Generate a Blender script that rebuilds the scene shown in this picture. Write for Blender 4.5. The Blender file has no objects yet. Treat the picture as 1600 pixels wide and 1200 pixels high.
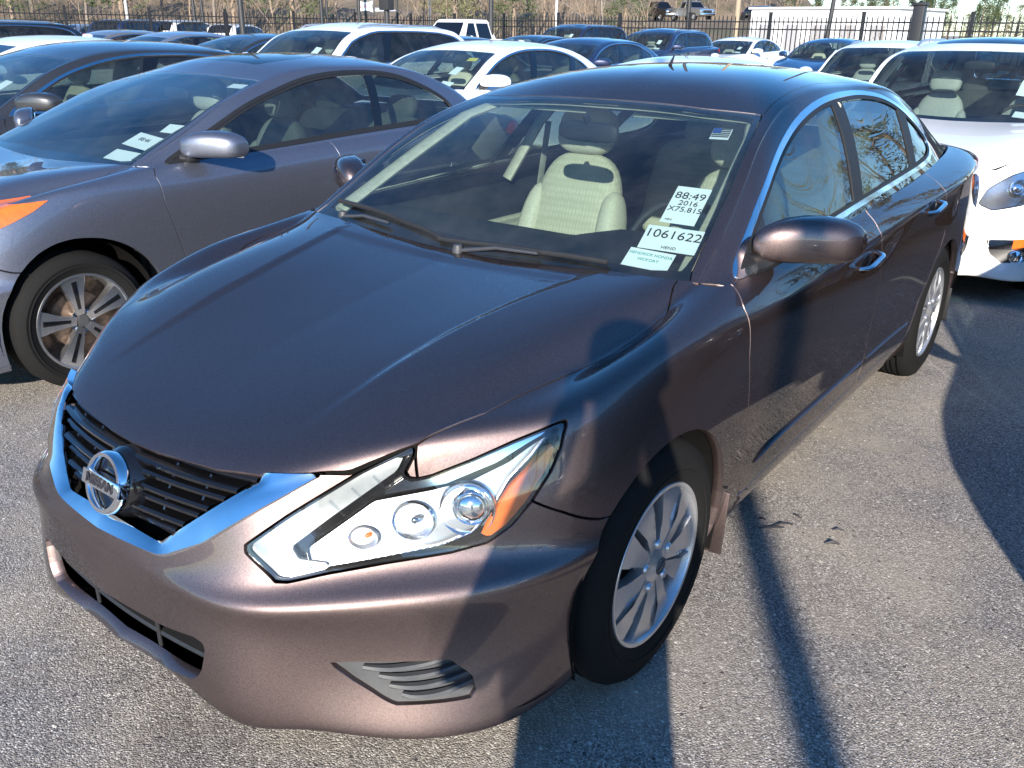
import bpy, bmesh, math, random
import numpy as np
from mathutils import Vector, Matrix
random.seed(7)
SC=bpy.context.scene
COL=SC.collection
# ------------------------------------------------------------------ camera
CAM_POS=(1.7239,-1.7446,1.5917); YAW,PITCH,ROLL=-.6448,.3865,.0128; FPX=1365.3
def cam_axes():
    cy,sy=math.cos(YAW),math.sin(YAW); cp,sp=math.cos(PITCH),math.sin(PITCH)
    f=Vector((sy*cp,cy*cp,-sp)); r=Vector((cy,-sy,0)); u=r.cross(f)
    c,s=math.cos(ROLL),math.sin(ROLL)
    return c*r+s*u, -s*r+c*u, f
_r,_u,_f=cam_axes()
cd=bpy.data.cameras.new('camera'); cam=bpy.data.objects.new('camera',cd); COL.objects.link(cam)
cam.matrix_world=Matrix(((_r.x,_u.x,-_f.x,CAM_POS[0]),(_r.y,_u.y,-_f.y,CAM_POS[1]),(_r.z,_u.z,-_f.z,CAM_POS[2]),(0,0,0,1)))
cd.sensor_fit='HORIZONTAL'; cd.sensor_width=36; cd.lens=FPX/1600*36; cd.clip_start=.03; cd.clip_end=3000
SC.camera=cam
# ------------------------------------------------------------------ sky, sun, exposure
SUN=Vector((.48657,-.79024,.37253))          # towards the sun
w=bpy.data.worlds.new('World'); SC.world=w; w.use_nodes=True
nt=w.node_tree; bg=nt.nodes['Background']
sky=nt.nodes.new('ShaderNodeTexSky'); sky.sky_type='NISHITA'; sky.sun_disc=False
sky.sun_elevation=math.asin(SUN.z); sky.sun_rotation=math.atan2(SUN.x,SUN.y)
sky.air_density=.8; sky.dust_density=.08; sky.ozone_density=3.0; sky.altitude=200
hs=nt.nodes.new('ShaderNodeHueSaturation'); hs.inputs['Saturation'].default_value=1.22; nt.links.new(sky.outputs[0],hs.inputs['Color']); nt.links.new(hs.outputs[0],bg.inputs[0]); bg.inputs[1].default_value=.145
sd_=bpy.data.lights.new('sun','SUN'); sd_.energy=5.0; sd_.angle=math.radians(.53); sd_.color=(1,.92,.81)
so=bpy.data.objects.new('sun',sd_); COL.objects.link(so); so.rotation_euler=SUN.to_track_quat('Z','Y').to_euler(); so.location=(20,-30,30)
vs=SC.view_settings; vs.view_transform='Standard'; vs.look='None'; vs.exposure=1.0; vs.gamma=1; vs.use_curve_mapping=False
# ------------------------------------------------------------------ materials
MATS={}
def nmat(name):
    m=bpy.data.materials.new(name); m.use_nodes=True; MATS[name]=m
    return m,m.node_tree,m.node_tree.nodes['Principled BSDF']
def N(nt,t,**k):
    n=nt.nodes.new(t)
    for a,b in k.items():
        if a in n.inputs: n.inputs[a].default_value=b
        else: setattr(n,a,b)
    return n
def ramp(nt,src,stops):
    r=nt.nodes.new('ShaderNodeValToRGB'); e=r.color_ramp.elements
    while len(e)<len(stops): e.new(.5)
    for k,(p,c) in zip(e,stops): k.position=p; k.color=(*c,1) if len(c)==3 else c
    nt.links.new(src,r.inputs[0]); return r
def simple(name,col,rough=.5,metal=0,coat=0,var=.12,scale=40,bump=0,spec=.5):
    m,nt,b=nmat(name)
    tc=N(nt,'ShaderNodeTexCoord'); no=N(nt,'ShaderNodeTexNoise',Scale=scale,Detail=3.0)
    nt.links.new(tc.outputs['Object'],no.inputs['Vector'])
    lo=tuple(c*(1-var) for c in col); hi=tuple(min(1,c*(1+var)) for c in col)
    r=ramp(nt,no.outputs[0],((.3,lo),(.7,hi))); nt.links.new(r.outputs[0],b.inputs['Base Color'])
    b.inputs['Roughness'].default_value=rough; b.inputs['Metallic'].default_value=metal
    b.inputs['Coat Weight'].default_value=coat; b.inputs['Coat Roughness'].default_value=.04
    b.inputs['Specular IOR Level'].default_value=spec
    if bump:
        bp=N(nt,'ShaderNodeBump',Strength=bump,Distance=.002); nt.links.new(no.outputs[0],bp.inputs['Height']); nt.links.new(bp.outputs[0],b.inputs['Normal'])
    return m
def paint(name,col,metal=.0,rough=.4,flake=.0,coat=1.0,spec=.5,edge=None):
    m,nt,b=nmat(name)
    tc=N(nt,'ShaderNodeTexCoord')
    big=N(nt,'ShaderNodeTexNoise',Scale=3.0,Detail=5.0); nt.links.new(tc.outputs['Object'],big.inputs['Vector'])
    fl=N(nt,'ShaderNodeTexVoronoi',Scale=620.0); nt.links.new(tc.outputs['Object'],fl.inputs['Vector'])
    sp=N(nt,'ShaderNodeSeparateColor'); nt.links.new(fl.outputs['Color'],sp.inputs[0])
    mp=N(nt,'ShaderNodeMapRange'); mp.inputs['To Min'].default_value=1-flake; mp.inputs['To Max'].default_value=1+flake*1.3
    nt.links.new(sp.outputs[0],mp.inputs[0])
    mx=N(nt,'ShaderNodeVectorMath',operation='SCALE'); mx.inputs[0].default_value=col; nt.links.new(mp.outputs[0],mx.inputs['Scale'])
    nt.links.new(mx.outputs[0],b.inputs['Base Color'])
    b.inputs['Metallic'].default_value=metal; b.inputs['Roughness'].default_value=rough
    b.inputs['Coat Weight'].default_value=coat; b.inputs['Specular IOR Level'].default_value=spec
    if edge: b.inputs['Specular Tint'].default_value=(*edge,1)     # flake layer darkens towards grazing view
    # fine dust dulls the clear coat unevenly
    du=N(nt,'ShaderNodeTexNoise',Scale=14.0,Detail=8.0,Roughness=.7); nt.links.new(tc.outputs['Object'],du.inputs['Vector'])
    cr=ramp(nt,du.outputs[0],((.45,(.0,)*3),(.85,(.04,)*3))); nt.links.new(cr.outputs[0],b.inputs['Coat Roughness'])
    bp=N(nt,'ShaderNodeBump',Strength=.015,Distance=.01); nt.links.new(big.outputs[0],bp.inputs['Height']); nt.links.new(bp.outputs[0],b.inputs['Coat Normal'])
    return m
def glass(name,tint,ior=1.5,rough=0.0):
    m,nt,b=nmat(name); nt.nodes.remove(b); out=nt.nodes['Material Output']
    # thin-pane Fresnel that is the same from both faces: 1-(1-F)^2 with Schlick's F
    ge=N(nt,'ShaderNodeNewGeometry'); dp=N(nt,'ShaderNodeVectorMath',operation='DOT_PRODUCT'); nt.links.new(ge.outputs['Incoming'],dp.inputs[0]); nt.links.new(ge.outputs['Normal'],dp.inputs[1])
    ab=N(nt,'ShaderNodeMath',operation='ABSOLUTE'); nt.links.new(dp.outputs['Value'],ab.inputs[0])
    om=N(nt,'ShaderNodeMath',operation='SUBTRACT'); om.inputs[0].default_value=1; nt.links.new(ab.outputs[0],om.inputs[1])
    pw=N(nt,'ShaderNodeMath',operation='POWER'); pw.inputs[1].default_value=5; nt.links.new(om.outputs[0],pw.inputs[0])
    f0=2*((ior-1)/(ior+1))**2
    fr=N(nt,'ShaderNodeMath',operation='MULTIPLY_ADD',use_clamp=True); fr.inputs[1].default_value=1-f0; fr.inputs[2].default_value=f0; nt.links.new(pw.outputs[0],fr.inputs[0])
    tr=N(nt,'ShaderNodeBsdfTransparent'); tr.inputs[0].default_value=(*tint,1)
    gl=N(nt,'ShaderNodeBsdfGlossy'); gl.inputs['Roughness'].default_value=rough
    tc=N(nt,'ShaderNodeTexCoord'); no=N(nt,'ShaderNodeTexNoise',Scale=5.0,Detail=6.0,Roughness=.65); nt.links.new(tc.outputs['Object'],no.inputs['Vector'])
    df=N(nt,'ShaderNodeBsdfDiffuse'); df.inputs[0].default_value=(.55,.55,.53,1)
    r=ramp(nt,no.outputs[0],((.35,(.008,)*3),(.8,(.05,)*3)))
    m1=N(nt,'ShaderNodeMixShader'); nt.links.new(r.outputs[0],m1.inputs[0]); nt.links.new(tr.outputs[0],m1.inputs[1]); nt.links.new(df.outputs[0],m1.inputs[2])
    mx=N(nt,'ShaderNodeMixShader'); nt.links.new(fr.outputs[0],mx.inputs[0]); nt.links.new(m1.outputs[0],mx.inputs[1]); nt.links.new(gl.outputs[0],mx.inputs[2])
    nt.links.new(mx.outputs[0],out.inputs[0]); return m
paint('paint_brown',(.185,.138,.130),1.0,.47,.18,edge=(.02,.018,.018))
paint('paint_grey',(.205,.218,.265),.85,.42,.22,edge=(.2,.2,.22))
paint('paint_white',(.80,.80,.79),0,.35,.03)
paint('paint_navy',(.02,.03,.075),.4,.4,.25)
paint('paint_black',(.012,.012,.014),.1,.35,.2)
paint('paint_charcoal',(.055,.056,.06),.6,.4,.3)
paint('paint_silver',(.42,.43,.44),.8,.36,.25)
paint('paint_tan',(.30,.27,.23),.7,.4,.25)
paint('paint_blue',(.03,.07,.16),.5,.4,.25)
paint('paint_red',(.30,.02,.02),.2,.4,.2)
glass('windshield_glass',(.62,.74,.72),1.62); glass('side_glass',(.24,.31,.29),1.68); glass('privacy_glass',(.10,.12,.12)); glass('lens_clear',(.93,.95,.96),1.45)
simple('chrome',(.82,.84,.86),.06,1,var=.02); simple('black_plastic',(.018,.018,.019),.42,bump=.1); simple('gloss_black',(.006,.006,.007),.08,coat=.6)
simple('dark_interior',(.018,.018,.02),.65,bump=.2); simple('void_black',(.006,.006,.006),.9,spec=.1); simple('rubber',(.012,.012,.012),.8,bump=.25,scale=160,spec=.12)
simple('seal_rubber',(.012,.012,.013),.6); simple('wheel_silver',(.52,.53,.55),.32,.75,coat=.4,var=.05); simple('wheel_dark',(.03,.03,.032),.5,.3)
simple('machined_alloy',(.70,.71,.73),.24,.95,var=.04); simple('brake_iron',(.16,.11,.08),.6,.5,var=.4)
simple('amber_lens',(.66,.14,.02),.18,coat=.8,var=.1); simple('red_lens',(.42,.012,.015),.12,coat=1,var=.1); simple('reflector',(.92,.93,.95),.10,1,var=.02)
simple('reflector_soft',(.55,.56,.58),.2,1,var=.1); simple('white_plastic',(.7,.71,.72),.35); simple('drl_ribbed',(.24,.25,.25),.3,.3); simple('lamp_silver',(.72,.73,.75),.26,.9,var=.06); simple('grey_plastic',(.055,.057,.06),.55,bump=.15); simple('wiper_grey',(.045,.046,.05),.5)
simple('paper_white',(.86,.85,.86),.7,var=.03,scale=8); simple('print_black',(.02,.018,.025),.6); simple('print_teal',(.04,.32,.28),.6); simple('print_blue',(.03,.08,.3),.6); simple('yellow_card',(.8,.65,.08),.6)
simple('beige_plastic',(.50,.46,.36),.55,bump=.1); simple('belt_grey',(.33,.32,.27),.7)
def fabric():
    m,nt,b=nmat('beige_fabric'); tc=N(nt,'ShaderNodeTexCoord')
    vo=N(nt,'ShaderNodeTexVoronoi',Scale=62.0,Randomness=.15); mp=N(nt,'ShaderNodeMapping'); mp.inputs['Scale'].default_value=(1,.6,.6)
    nt.links.new(tc.outputs['Object'],mp.inputs[0]); nt.links.new(mp.outputs[0],vo.inputs['Vector'])
    r=ramp(nt,vo.outputs['Distance'],((.0,(.60,.55,.42)),(.75,(.46,.42,.31)))); nt.links.new(r.outputs[0],b.inputs['Base Color']); b.inputs['Roughness'].default_value=.85
    bp=N(nt,'ShaderNodeBump',Strength=.6,Distance=.004,invert=True); nt.links.new(vo.outputs['Distance'],bp.inputs['Height']); nt.links.new(bp.outputs[0],b.inputs['Normal'])
fabric(); simple('beige_leather',(.55,.50,.39),.6,bump=.25,scale=120); simple('grey_leather',(.36,.36,.33),.6,bump=.2,scale=120)
# ------------------------------------------------------------------ object helpers
def tag(o,label=None,cat=None,group=None,kind=None):
    if label: o['label']=label
    if cat: o['category']=cat
    if group: o['group']=group
    if kind: o['kind']=kind
    return o
def empty(name,loc=(0,0,0),rz=0):
    o=bpy.data.objects.new(name,None); COL.objects.link(o); o.location=loc; o.rotation_euler=(0,0,rz); o.empty_display_size=.3
    return o
def link(name,me,mat=None,parent=None):
    o=bpy.data.objects.new(name,me); COL.objects.link(o)
    if mat:
        me.materials.clear()
        for k in (mat if isinstance(mat,(list,tuple)) else [mat]): me.materials.append(MATS[k])
    if parent: o.parent=parent
    return o
def mesh_pydata(name,V,F,smooth=True,angle=None):
    me=bpy.data.meshes.new(name); me.from_pydata([tuple(v) for v in V],[],[tuple(f) for f in F]); me.update()
    if smooth:
        me.polygons.foreach_set('use_smooth',[True]*len(me.polygons))
        if angle: me.set_sharp_from_angle(angle=math.radians(angle))
    return me
def bm_obj(name,bm,mat,parent=None,angle=35,recalc=True):
    if recalc: bmesh.ops.recalc_face_normals(bm,faces=bm.faces)
    me=bpy.data.meshes.new(name); bm.to_mesh(me); bm.free()
    me.polygons.foreach_set('use_smooth',[True]*len(me.polygons)); me.set_sharp_from_angle(angle=math.radians(angle))
    return link(name,me,mat,parent)
def bm_box(bm,c,s,bev=0,rot=None,seg=2):
    r=bmesh.ops.create_cube(bm,size=1); vs=r['verts']
    for v in vs:
        p=Vector((v.co.x*s[0],v.co.y*s[1],v.co.z*s[2]))
        v.co=(rot@p if rot else p)+Vector(c)
    if bev:
        es=list({e for v in vs for e in v.link_edges}); bmesh.ops.bevel(bm,geom=es,offset=bev,segments=seg,affect='EDGES',profile=.6)
    return bm
def bm_tube(bm,pts,r,n=8,cap=True,flat=None):
    # swept tube along pts; r number or list; flat=(scale normal) ignored
    pts=[Vector(p) for p in pts]; rings=[]; up0=None
    for i,p in enumerate(pts):
        t=(pts[min(i+1,len(pts)-1)]-pts[max(i-1,0)]).normalized()
        if up0 is None: up0=Vector((0,0,1)) if abs(t.z)<.9 else Vector((1,0,0))
        a=t.cross(up0).normalized(); b=a.cross(t).normalized(); up0=b
        rr=r[i] if isinstance(r,list) else r
        ra,rb=rr if isinstance(rr,tuple) else (rr,rr)
        rings.append([bm.verts.new(p+a*(ra*math.cos(2*math.pi*k/n))+b*(rb*math.sin(2*math.pi*k/n))) for k in range(n)])
    for A,B in zip(rings,rings[1:]):
        for k in range(n): bm.faces.new((A[k],A[(k+1)%n],B[(k+1)%n],B[k]))
    if cap and n>2:
        bm.faces.new(rings[0][::-1]); bm.faces.new(rings[-1])
    return bm
def bm_lathe(bm,prof,n=48,axis='x',c=(0,0,0)):
    # prof: (radius, along-axis) open profile
    rings=[]
    for r,h in prof:
        ring=[]
        for k in range(n):
            a=2*math.pi*k/n; u,v=r*math.cos(a),r*math.sin(a)
            p={'x':(h,u,v),'y':(u,h,v),'z':(u,v,h)}[axis]
            ring.append(bm.verts.new(Vector(p)+Vector(c)))
        rings.append(ring)
    for A,B in zip(rings,rings[1:]):
        for k in range(n): bm.faces.new((A[k],A[(k+1)%n],B[(k+1)%n],B[k]))
    return bm
def copy_tree(o,parent=None):
    c=o.copy(); COL.objects.link(c); c.parent=parent
    for ch in list(o.children): copy_tree(ch,c)
    return c
def text_mesh(s,size,ext=.0004):
    cu=bpy.data.curves.new('lettering','FONT'); cu.body=s; cu.size=size; cu.extrude=ext; cu.align_x='CENTER'; cu.align_y='CENTER'; cu.resolution_u=3
    o=bpy.data.objects.new('lettering',cu); COL.objects.link(o)
    dg=bpy.context.evaluated_depsgraph_get(); me=bpy.data.meshes.new_from_object(o.evaluated_get(dg))
    bpy.data.objects.remove(o); bpy.data.curves.remove(cu); return me
# ---- body control grid: columns front-centre -> side -> rear-centre, rows sill -> belt/cowl
def side(y,xs,zs): return [(x,y,z) for x,z in zip(xs,zs)]
COLS=[
 [(0,-.925,.245),(0,-.965,.262),(0,-.978,.33),(0,-.972,.45),(0,-.957,.54),(0,-.935,.61),(0,-.908,.68),(0,-.862,.735),(0,-.70,.79),(0,-.36,.862),(0,-.02,.918),(0,.262,.950)],
 [(.2,-.92,.245),(.2,-.957,.262),(.2,-.967,.33),(.2,-.96,.45),(.2,-.943,.54),(.2,-.918,.61),(.2,-.89,.68),(.2,-.843,.738),(.2,-.69,.793),(.2,-.355,.868),(.2,-.015,.924),(.2,.267,.955)],
 [(.38,-.90,.20),(.385,-.937,.218),(.39,-.937,.33),(.39,-.925,.45),(.385,-.90,.54),(.38,-.87,.61),(.375,-.845,.68),(.372,-.802,.742),(.375,-.65,.80),(.385,-.34,.882),(.40,0,.938),(.41,.28,.965)],
 [(.50,-.83,.20),(.51,-.865,.22),(.524,-.838,.33),(.53,-.83,.45),(.525,-.785,.55),(.515,-.75,.62),(.505,-.72,.69),(.495,-.69,.766),(.49,-.58,.815),(.505,-.30,.893),(.53,.02,.946),(.55,.295,.972)],
 [(.63,-.745,.195),(.645,-.775,.212),(.672,-.708,.33),(.685,-.688,.45),(.67,-.62,.56),(.655,-.595,.64),(.64,-.572,.715),(.622,-.555,.798),(.612,-.47,.833),(.62,-.24,.892),(.645,.05,.938),(.665,.31,.976)],
 [(.755,-.64,.19),(.775,-.655,.205),(.793,-.562,.33),(.806,-.525,.45),(.793,-.46,.56),(.787,-.44,.66),(.775,-.42,.74),(.755,-.405,.815),(.718,-.35,.842),(.70,-.17,.862),(.715,.08,.905),(.715,.325,.976)],
 [(.85,-.43,.19),(.866,-.42,.203),(.875,-.335,.33),(.88,-.31,.45),(.88,-.29,.56),(.874,-.28,.66),(.860,-.27,.75),(.838,-.27,.828),(.80,-.24,.862),(.757,-.10,.876),(.748,.12,.900),(.74,.345,.973)],
 [(.84,0,.19),(.87,0,.21),(.893,0,.33),(.902,0,.45),(.905,0,.56),(.904,0,.66),(.899,0,.76),(.885,0,.852),(.866,.01,.903),(.826,.06,.921),(.794,.2,.939),(.768,.362,.966)],
 [(.82,.36,.19),(.86,.36,.215),(.885,.36,.33),(.893,.36,.45),(.90,.36,.56),(.905,.36,.66),(.907,.36,.76),(.902,.36,.855),(.887,.365,.904),(.867,.38,.935),(.847,.395,.954),(.829,.41,.966)],
 side(.8,(.80,.85,.878,.885,.897,.908,.912,.907,.893,.872,.855,.842),(.185,.215,.33,.45,.56,.66,.76,.865,.905,.942,.963,.980)),
 side(1.4,(.80,.85,.878,.885,.896,.908,.913,.909,.896,.874,.854,.838),(.185,.215,.33,.45,.56,.67,.775,.885,.925,.958,.978,.995)),
 side(2.0,(.80,.85,.878,.886,.897,.909,.914,.910,.896,.870,.846,.828),(.185,.215,.33,.45,.56,.68,.79,.905,.945,.974,.994,1.008)),
 side(2.45,(.81,.86,.888,.898,.906,.913,.915,.910,.893,.860,.830,.806),(.19,.22,.33,.45,.57,.69,.80,.918,.958,.986,1.004,1.018)),
 side(2.776,(.82,.865,.893,.903,.910,.914,.914,.907,.886,.846,.808,.778),(.20,.23,.34,.46,.58,.70,.81,.928,.968,.996,1.014,1.028)),
 side(3.1,(.81,.86,.89,.90,.906,.908,.906,.895,.872,.828,.785,.748),(.21,.24,.35,.47,.59,.71,.82,.936,.978,1.006,1.024,1.038)),
 [(x,y,z) for x,y,z in zip((.79,.83,.862,.875,.88,.88,.876,.862,.84,.80,.755,.715),(3.45,3.45,3.45,3.45,3.45,3.45,3.45,3.44,3.42,3.40,3.36,3.33),(.23,.26,.37,.49,.60,.72,.83,.945,.99,1.016,1.034,1.046))],
 [(x,y,z) for x,y,z in zip((.70,.745,.775,.79,.795,.795,.79,.775,.755,.72,.69,.66),(3.66,3.70,3.74,3.76,3.765,3.76,3.74,3.71,3.66,3.56,3.47,3.39),(.25,.28,.39,.50,.62,.74,.85,.955,1.005,1.028,1.044,1.054))],
 [(x,y,z) for x,y,z in zip((.42,.44,.46,.47,.47,.47,.465,.46,.45,.435,.42,.41),(3.80,3.86,3.90,3.915,3.915,3.90,3.875,3.85,3.80,3.62,3.44,3.29),(.26,.29,.40,.51,.63,.75,.86,.965,1.03,1.043,1.056,1.068))],
 [(0,y,z) for y,z in zip((3.84,3.90,3.94,3.955,3.95,3.935,3.91,3.885,3.84,3.65,3.45,3.25),(.27,.30,.41,.52,.64,.76,.87,.975,1.038,1.05,1.062,1.078))],
]
# ---- greenhouse: stations cowl -> deck, rails belt -> centre
GH=[
 [(.828,.40,.962),(.815,.395,.964),(.80,.388,.966),(.785,.378,.967),(.762,.362,.968),(.725,.342,.970),(.41,.285,.960),(0,.262,.945)],
 [(.842,.68,.972),(.812,.675,1.025),(.782,.665,1.072),(.752,.652,1.108),(.726,.632,1.128),(.695,.612,1.128),(.39,.525,1.108),(0,.49,1.095)],
 [(.845,.93,.98),(.797,.92,1.07),(.748,.905,1.16),(.704,.885,1.232),(.676,.868,1.258),(.642,.852,1.258),(.36,.775,1.245),(0,.745,1.235)],
 [(.842,1.22,.988),(.782,1.205,1.10),(.716,1.18,1.21),(.656,1.15,1.302),(.623,1.13,1.335),(.582,1.115,1.346),(.32,1.07,1.362),(0,1.055,1.366)],
 [(.838,1.40,.993),(.772,1.40,1.125),(.70,1.395,1.25),(.635,1.38,1.335),(.598,1.36,1.372),(.55,1.34,1.392),(.31,1.31,1.428),(0,1.30,1.440)],
 [(.832,1.70,1.000),(.765,1.70,1.135),(.69,1.70,1.26),(.620,1.70,1.352),(.583,1.68,1.390),(.53,1.66,1.414),(.30,1.64,1.455),(0,1.63,1.468)],
 [(.822,2.05,1.008),(.755,2.05,1.135),(.68,2.05,1.255),(.608,2.06,1.345),(.572,2.06,1.382),(.52,2.05,1.407),(.29,2.03,1.452),(0,2.02,1.466)],
 [(.803,2.45,1.018),(.74,2.46,1.135),(.676,2.47,1.24),(.618,2.47,1.325),(.589,2.47,1.360),(.545,2.46,1.386),(.30,2.44,1.424),(0,2.43,1.438)],
 [(.775,2.82,1.030),(.722,2.80,1.118),(.668,2.79,1.20),(.624,2.78,1.266),(.598,2.77,1.295),(.56,2.76,1.317),(.30,2.735,1.352),(0,2.725,1.366)],
 [(.735,3.12,1.040),(.70,3.09,1.10),(.665,3.06,1.15),(.632,3.04,1.19),(.608,3.03,1.208),(.57,3.01,1.222),(.30,2.995,1.247),(0,2.99,1.258)],
 [(.69,3.36,1.05),(.66,3.34,1.065),(.63,3.32,1.075),(.60,3.30,1.083),(.575,3.285,1.088),(.54,3.27,1.09),(.32,3.25,1.085),(0,3.24,1.075)],
]
LEDGE=[0,.006,.02,.036,.038,.03,.012]+[0]*12
def add_ledge():
    for i,c in enumerate(COLS):
        a,b=np.array(c[3]),np.array(c[4]); m=a*.35+b*.65
        if i<8:
            d=np.array([m[0]*.9,m[1]+.0,0]); d=np.array([max(m[0]-.25,0),min(m[1]+.1,0)-.3*(i<6),0]); d=d/ (np.linalg.norm(d)+1e-9)
            m=m+d*LEDGE[i]
        c.insert(4,tuple(m))
add_ledge()
def solve_ctrl(P,a):
    P=np.asarray(P,float); n=len(P); A=np.eye(n)
    for i in range(1,n-1): A[i,i-1]=A[i,i+1]=1/6; A[i,i]=4/6
    C=np.linalg.solve(A,P.reshape(n,-1)).reshape(P.shape)
    return P+a*(C-P)
def basis(n,ts):
    # rows: weights of n control points at parameters ts in [0,n-1]; linear-extrapolated phantoms
    B=np.zeros((len(ts),n))
    for r,t in enumerate(ts):
        i=min(int(t),n-2); u=t-i
        w=((1-u)**3/6,(3*u**3-6*u*u+4)/6,(-3*u**3+3*u*u+3*u+1)/6,u**3/6)
        for k,wk in zip((i-1,i,i+1,i+2),w):
            if k<0: B[r,0]+=2*wk; B[r,1]-=wk
            elif k>n-1: B[r,n-1]+=2*wk; B[r,n-2]-=wk
            else: B[r,k]+=wk
    return B
def params(n,m):
    # m: subdivisions per interval (int or list)
    if isinstance(m,int): m=[m]*(n-1)
    t=[]
    for i in range(n-1): t+=list(i+np.arange(m[i])/m[i])
    return np.array(t+[n-1])
def surf(G,mu,mv,a=.85):
    G=np.asarray(G,float); C=solve_ctrl(G,a); C=np.swapaxes(solve_ctrl(np.swapaxes(C,0,1),a),0,1)
    U=basis(len(G),params(len(G),mu)); V=basis(G.shape[1],params(G.shape[1],mv))
    S=np.einsum('ij,jkc,lk->ilc',U,C,V); S[np.abs(S[...,0])<1e-6,0]=0
    return S
# ------------------------------------------------------------------ ground
def asphalt():
    m,nt,b=nmat('asphalt'); tc=N(nt,'ShaderNodeTexCoord'); O=tc.outputs['Object']
    vo=N(nt,'ShaderNodeTexVoronoi',Scale=230.0); nt.links.new(O,vo.inputs['Vector'])
    sp=N(nt,'ShaderNodeSeparateColor'); nt.links.new(vo.outputs['Color'],sp.inputs[0])
    st=ramp(nt,sp.outputs[0],((.0,(.11,.102,.098)),(.3,(.215,.198,.182)),(.65,(.33,.306,.278)),(.9,(.49,.46,.42)),(1.0,(.72,.68,.62))))
    big=N(nt,'ShaderNodeTexNoise',Scale=.9,Detail=6.0,Roughness=.6); nt.links.new(O,big.inputs['Vector'])
    br=ramp(nt,big.outputs[0],((.35,(.74,.74,.77)),(.68,(1.12,1.07,1.0))))
    mu=N(nt,'ShaderNodeMix',data_type='RGBA',blend_type='MULTIPLY'); mu.inputs[0].default_value=1; nt.links.new(st.outputs[0],mu.inputs[6]); nt.links.new(br.outputs[0],mu.inputs[7])
    # sandy dust drifted over the stones
    du=N(nt,'ShaderNodeTexNoise',Scale=1.7,Detail=9.0,Roughness=.72); nt.links.new(O,du.inputs['Vector'])
    dr=ramp(nt,du.outputs[0],((.44,(0,0,0)),(.72,(.72,.72,.72))))
    mx=N(nt,'ShaderNodeMix',data_type='RGBA'); nt.links.new(dr.outputs[0],mx.inputs[0]); nt.links.new(mu.outputs[2],mx.inputs[6]); mx.inputs[7].default_value=(.40,.345,.275,1)
    last=mx.outputs[2]
    pv=N(nt,'ShaderNodeTexVoronoi',Scale=58.0); nt.links.new(O,pv.inputs['Vector']); ps=N(nt,'ShaderNodeSeparateColor'); nt.links.new(pv.outputs['Color'],ps.inputs[0])
    pa=ramp(nt,ps.outputs[1],((.90,(0,0,0)),(.93,(1,1,1)))); pd=ramp(nt,pv.outputs['Distance'],((.22,(1,1,1)),(.34,(0,0,0)))); pm=N(nt,'ShaderNodeMath',operation='MULTIPLY'); nt.links.new(pa.outputs[0],pm.inputs[0]); nt.links.new(pd.outputs[0],pm.inputs[1])
    pc=ramp(nt,ps.outputs[2],((.0,(.06,.055,.055)),(.45,(.10,.09,.085)),(.55,(.58,.54,.47)),(1,(.68,.63,.55)))); m0=N(nt,'ShaderNodeMix',data_type='RGBA'); nt.links.new(pm.outputs[0],m0.inputs[0]); nt.links.new(last,m0.inputs[6]); nt.links.new(pc.outputs[0],m0.inputs[7]); last=m0.outputs[2]
    # old oil drips darken, tyre scuffs leave pale arcs
    oi=N(nt,'ShaderNodeTexNoise',Scale=.55,Detail=3.0,Roughness=.5); nt.links.new(O,oi.inputs['Vector']); orr=ramp(nt,oi.outputs[0],((.60,(1,1,1)),(.72,(.62,.61,.62))))
    m2=N(nt,'ShaderNodeMix',data_type='RGBA',blend_type='MULTIPLY'); m2.inputs[0].default_value=1; nt.links.new(last,m2.inputs[6]); nt.links.new(orr.outputs[0],m2.inputs[7]); last=m2.outputs[2]
    wn=N(nt,'ShaderNodeTexNoise',Scale=30.0,Detail=4.0); nt.links.new(O,wn.inputs['Vector'])
    for (cx,cy,r,wd,k) in ((3.4,4.6,2.95,.012,.55),(3.9,4.3,3.05,.03,.30),(2.6,6.2,2.9,.010,.45),(-1.0,-3.2,2.6,.02,.22)):
        vs_=N(nt,'ShaderNodeVectorMath',operation='DISTANCE'); nt.links.new(O,vs_.inputs[0]); vs_.inputs[1].default_value=(cx,cy,0)
        a1=N(nt,'ShaderNodeMath',operation='SUBTRACT'); nt.links.new(vs_.outputs['Value'],a1.inputs[0]); a1.inputs[1].default_value=r
        a2=N(nt,'ShaderNodeMath',operation='ABSOLUTE'); nt.links.new(a1.outputs[0],a2.inputs[0])
        a3=N(nt,'ShaderNodeMapRange'); nt.links.new(a2.outputs[0],a3.inputs[0]); a3.inputs['From Min'].default_value=0; a3.inputs['From Max'].default_value=wd; a3.inputs['To Min'].default_value=k; a3.inputs['To Max'].default_value=0
        a4=N(nt,'ShaderNodeMath',operation='MULTIPLY'); nt.links.new(a3.outputs[0],a4.inputs[0]); nt.links.new(wn.outputs[0],a4.inputs[1])
        m3=N(nt,'ShaderNodeMix',data_type='RGBA'); nt.links.new(a4.outputs[0],m3.inputs[0]); nt.links.new(last,m3.inputs[6]); m3.inputs[7].default_value=(.62,.58,.5,1); last=m3.outputs[2]
    nt.links.new(last,b.inputs['Base Color']); b.inputs['Roughness'].default_value=.88; b.inputs['Specular IOR Level'].default_value=.35
    bp=N(nt,'ShaderNodeBump',Strength=.6,Distance=.005); nt.links.new(vo.outputs['Distance'],bp.inputs['Height']); bp.invert=True
    nt.links.new(bp.outputs[0],b.inputs['Normal'])
asphalt()
def gz(x,y):
    t=min(1,max(0,(x+5)/4.5)); t=t*t*(3-2*t); return -.045*min(5.,max(0,y-2.6))*t
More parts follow.
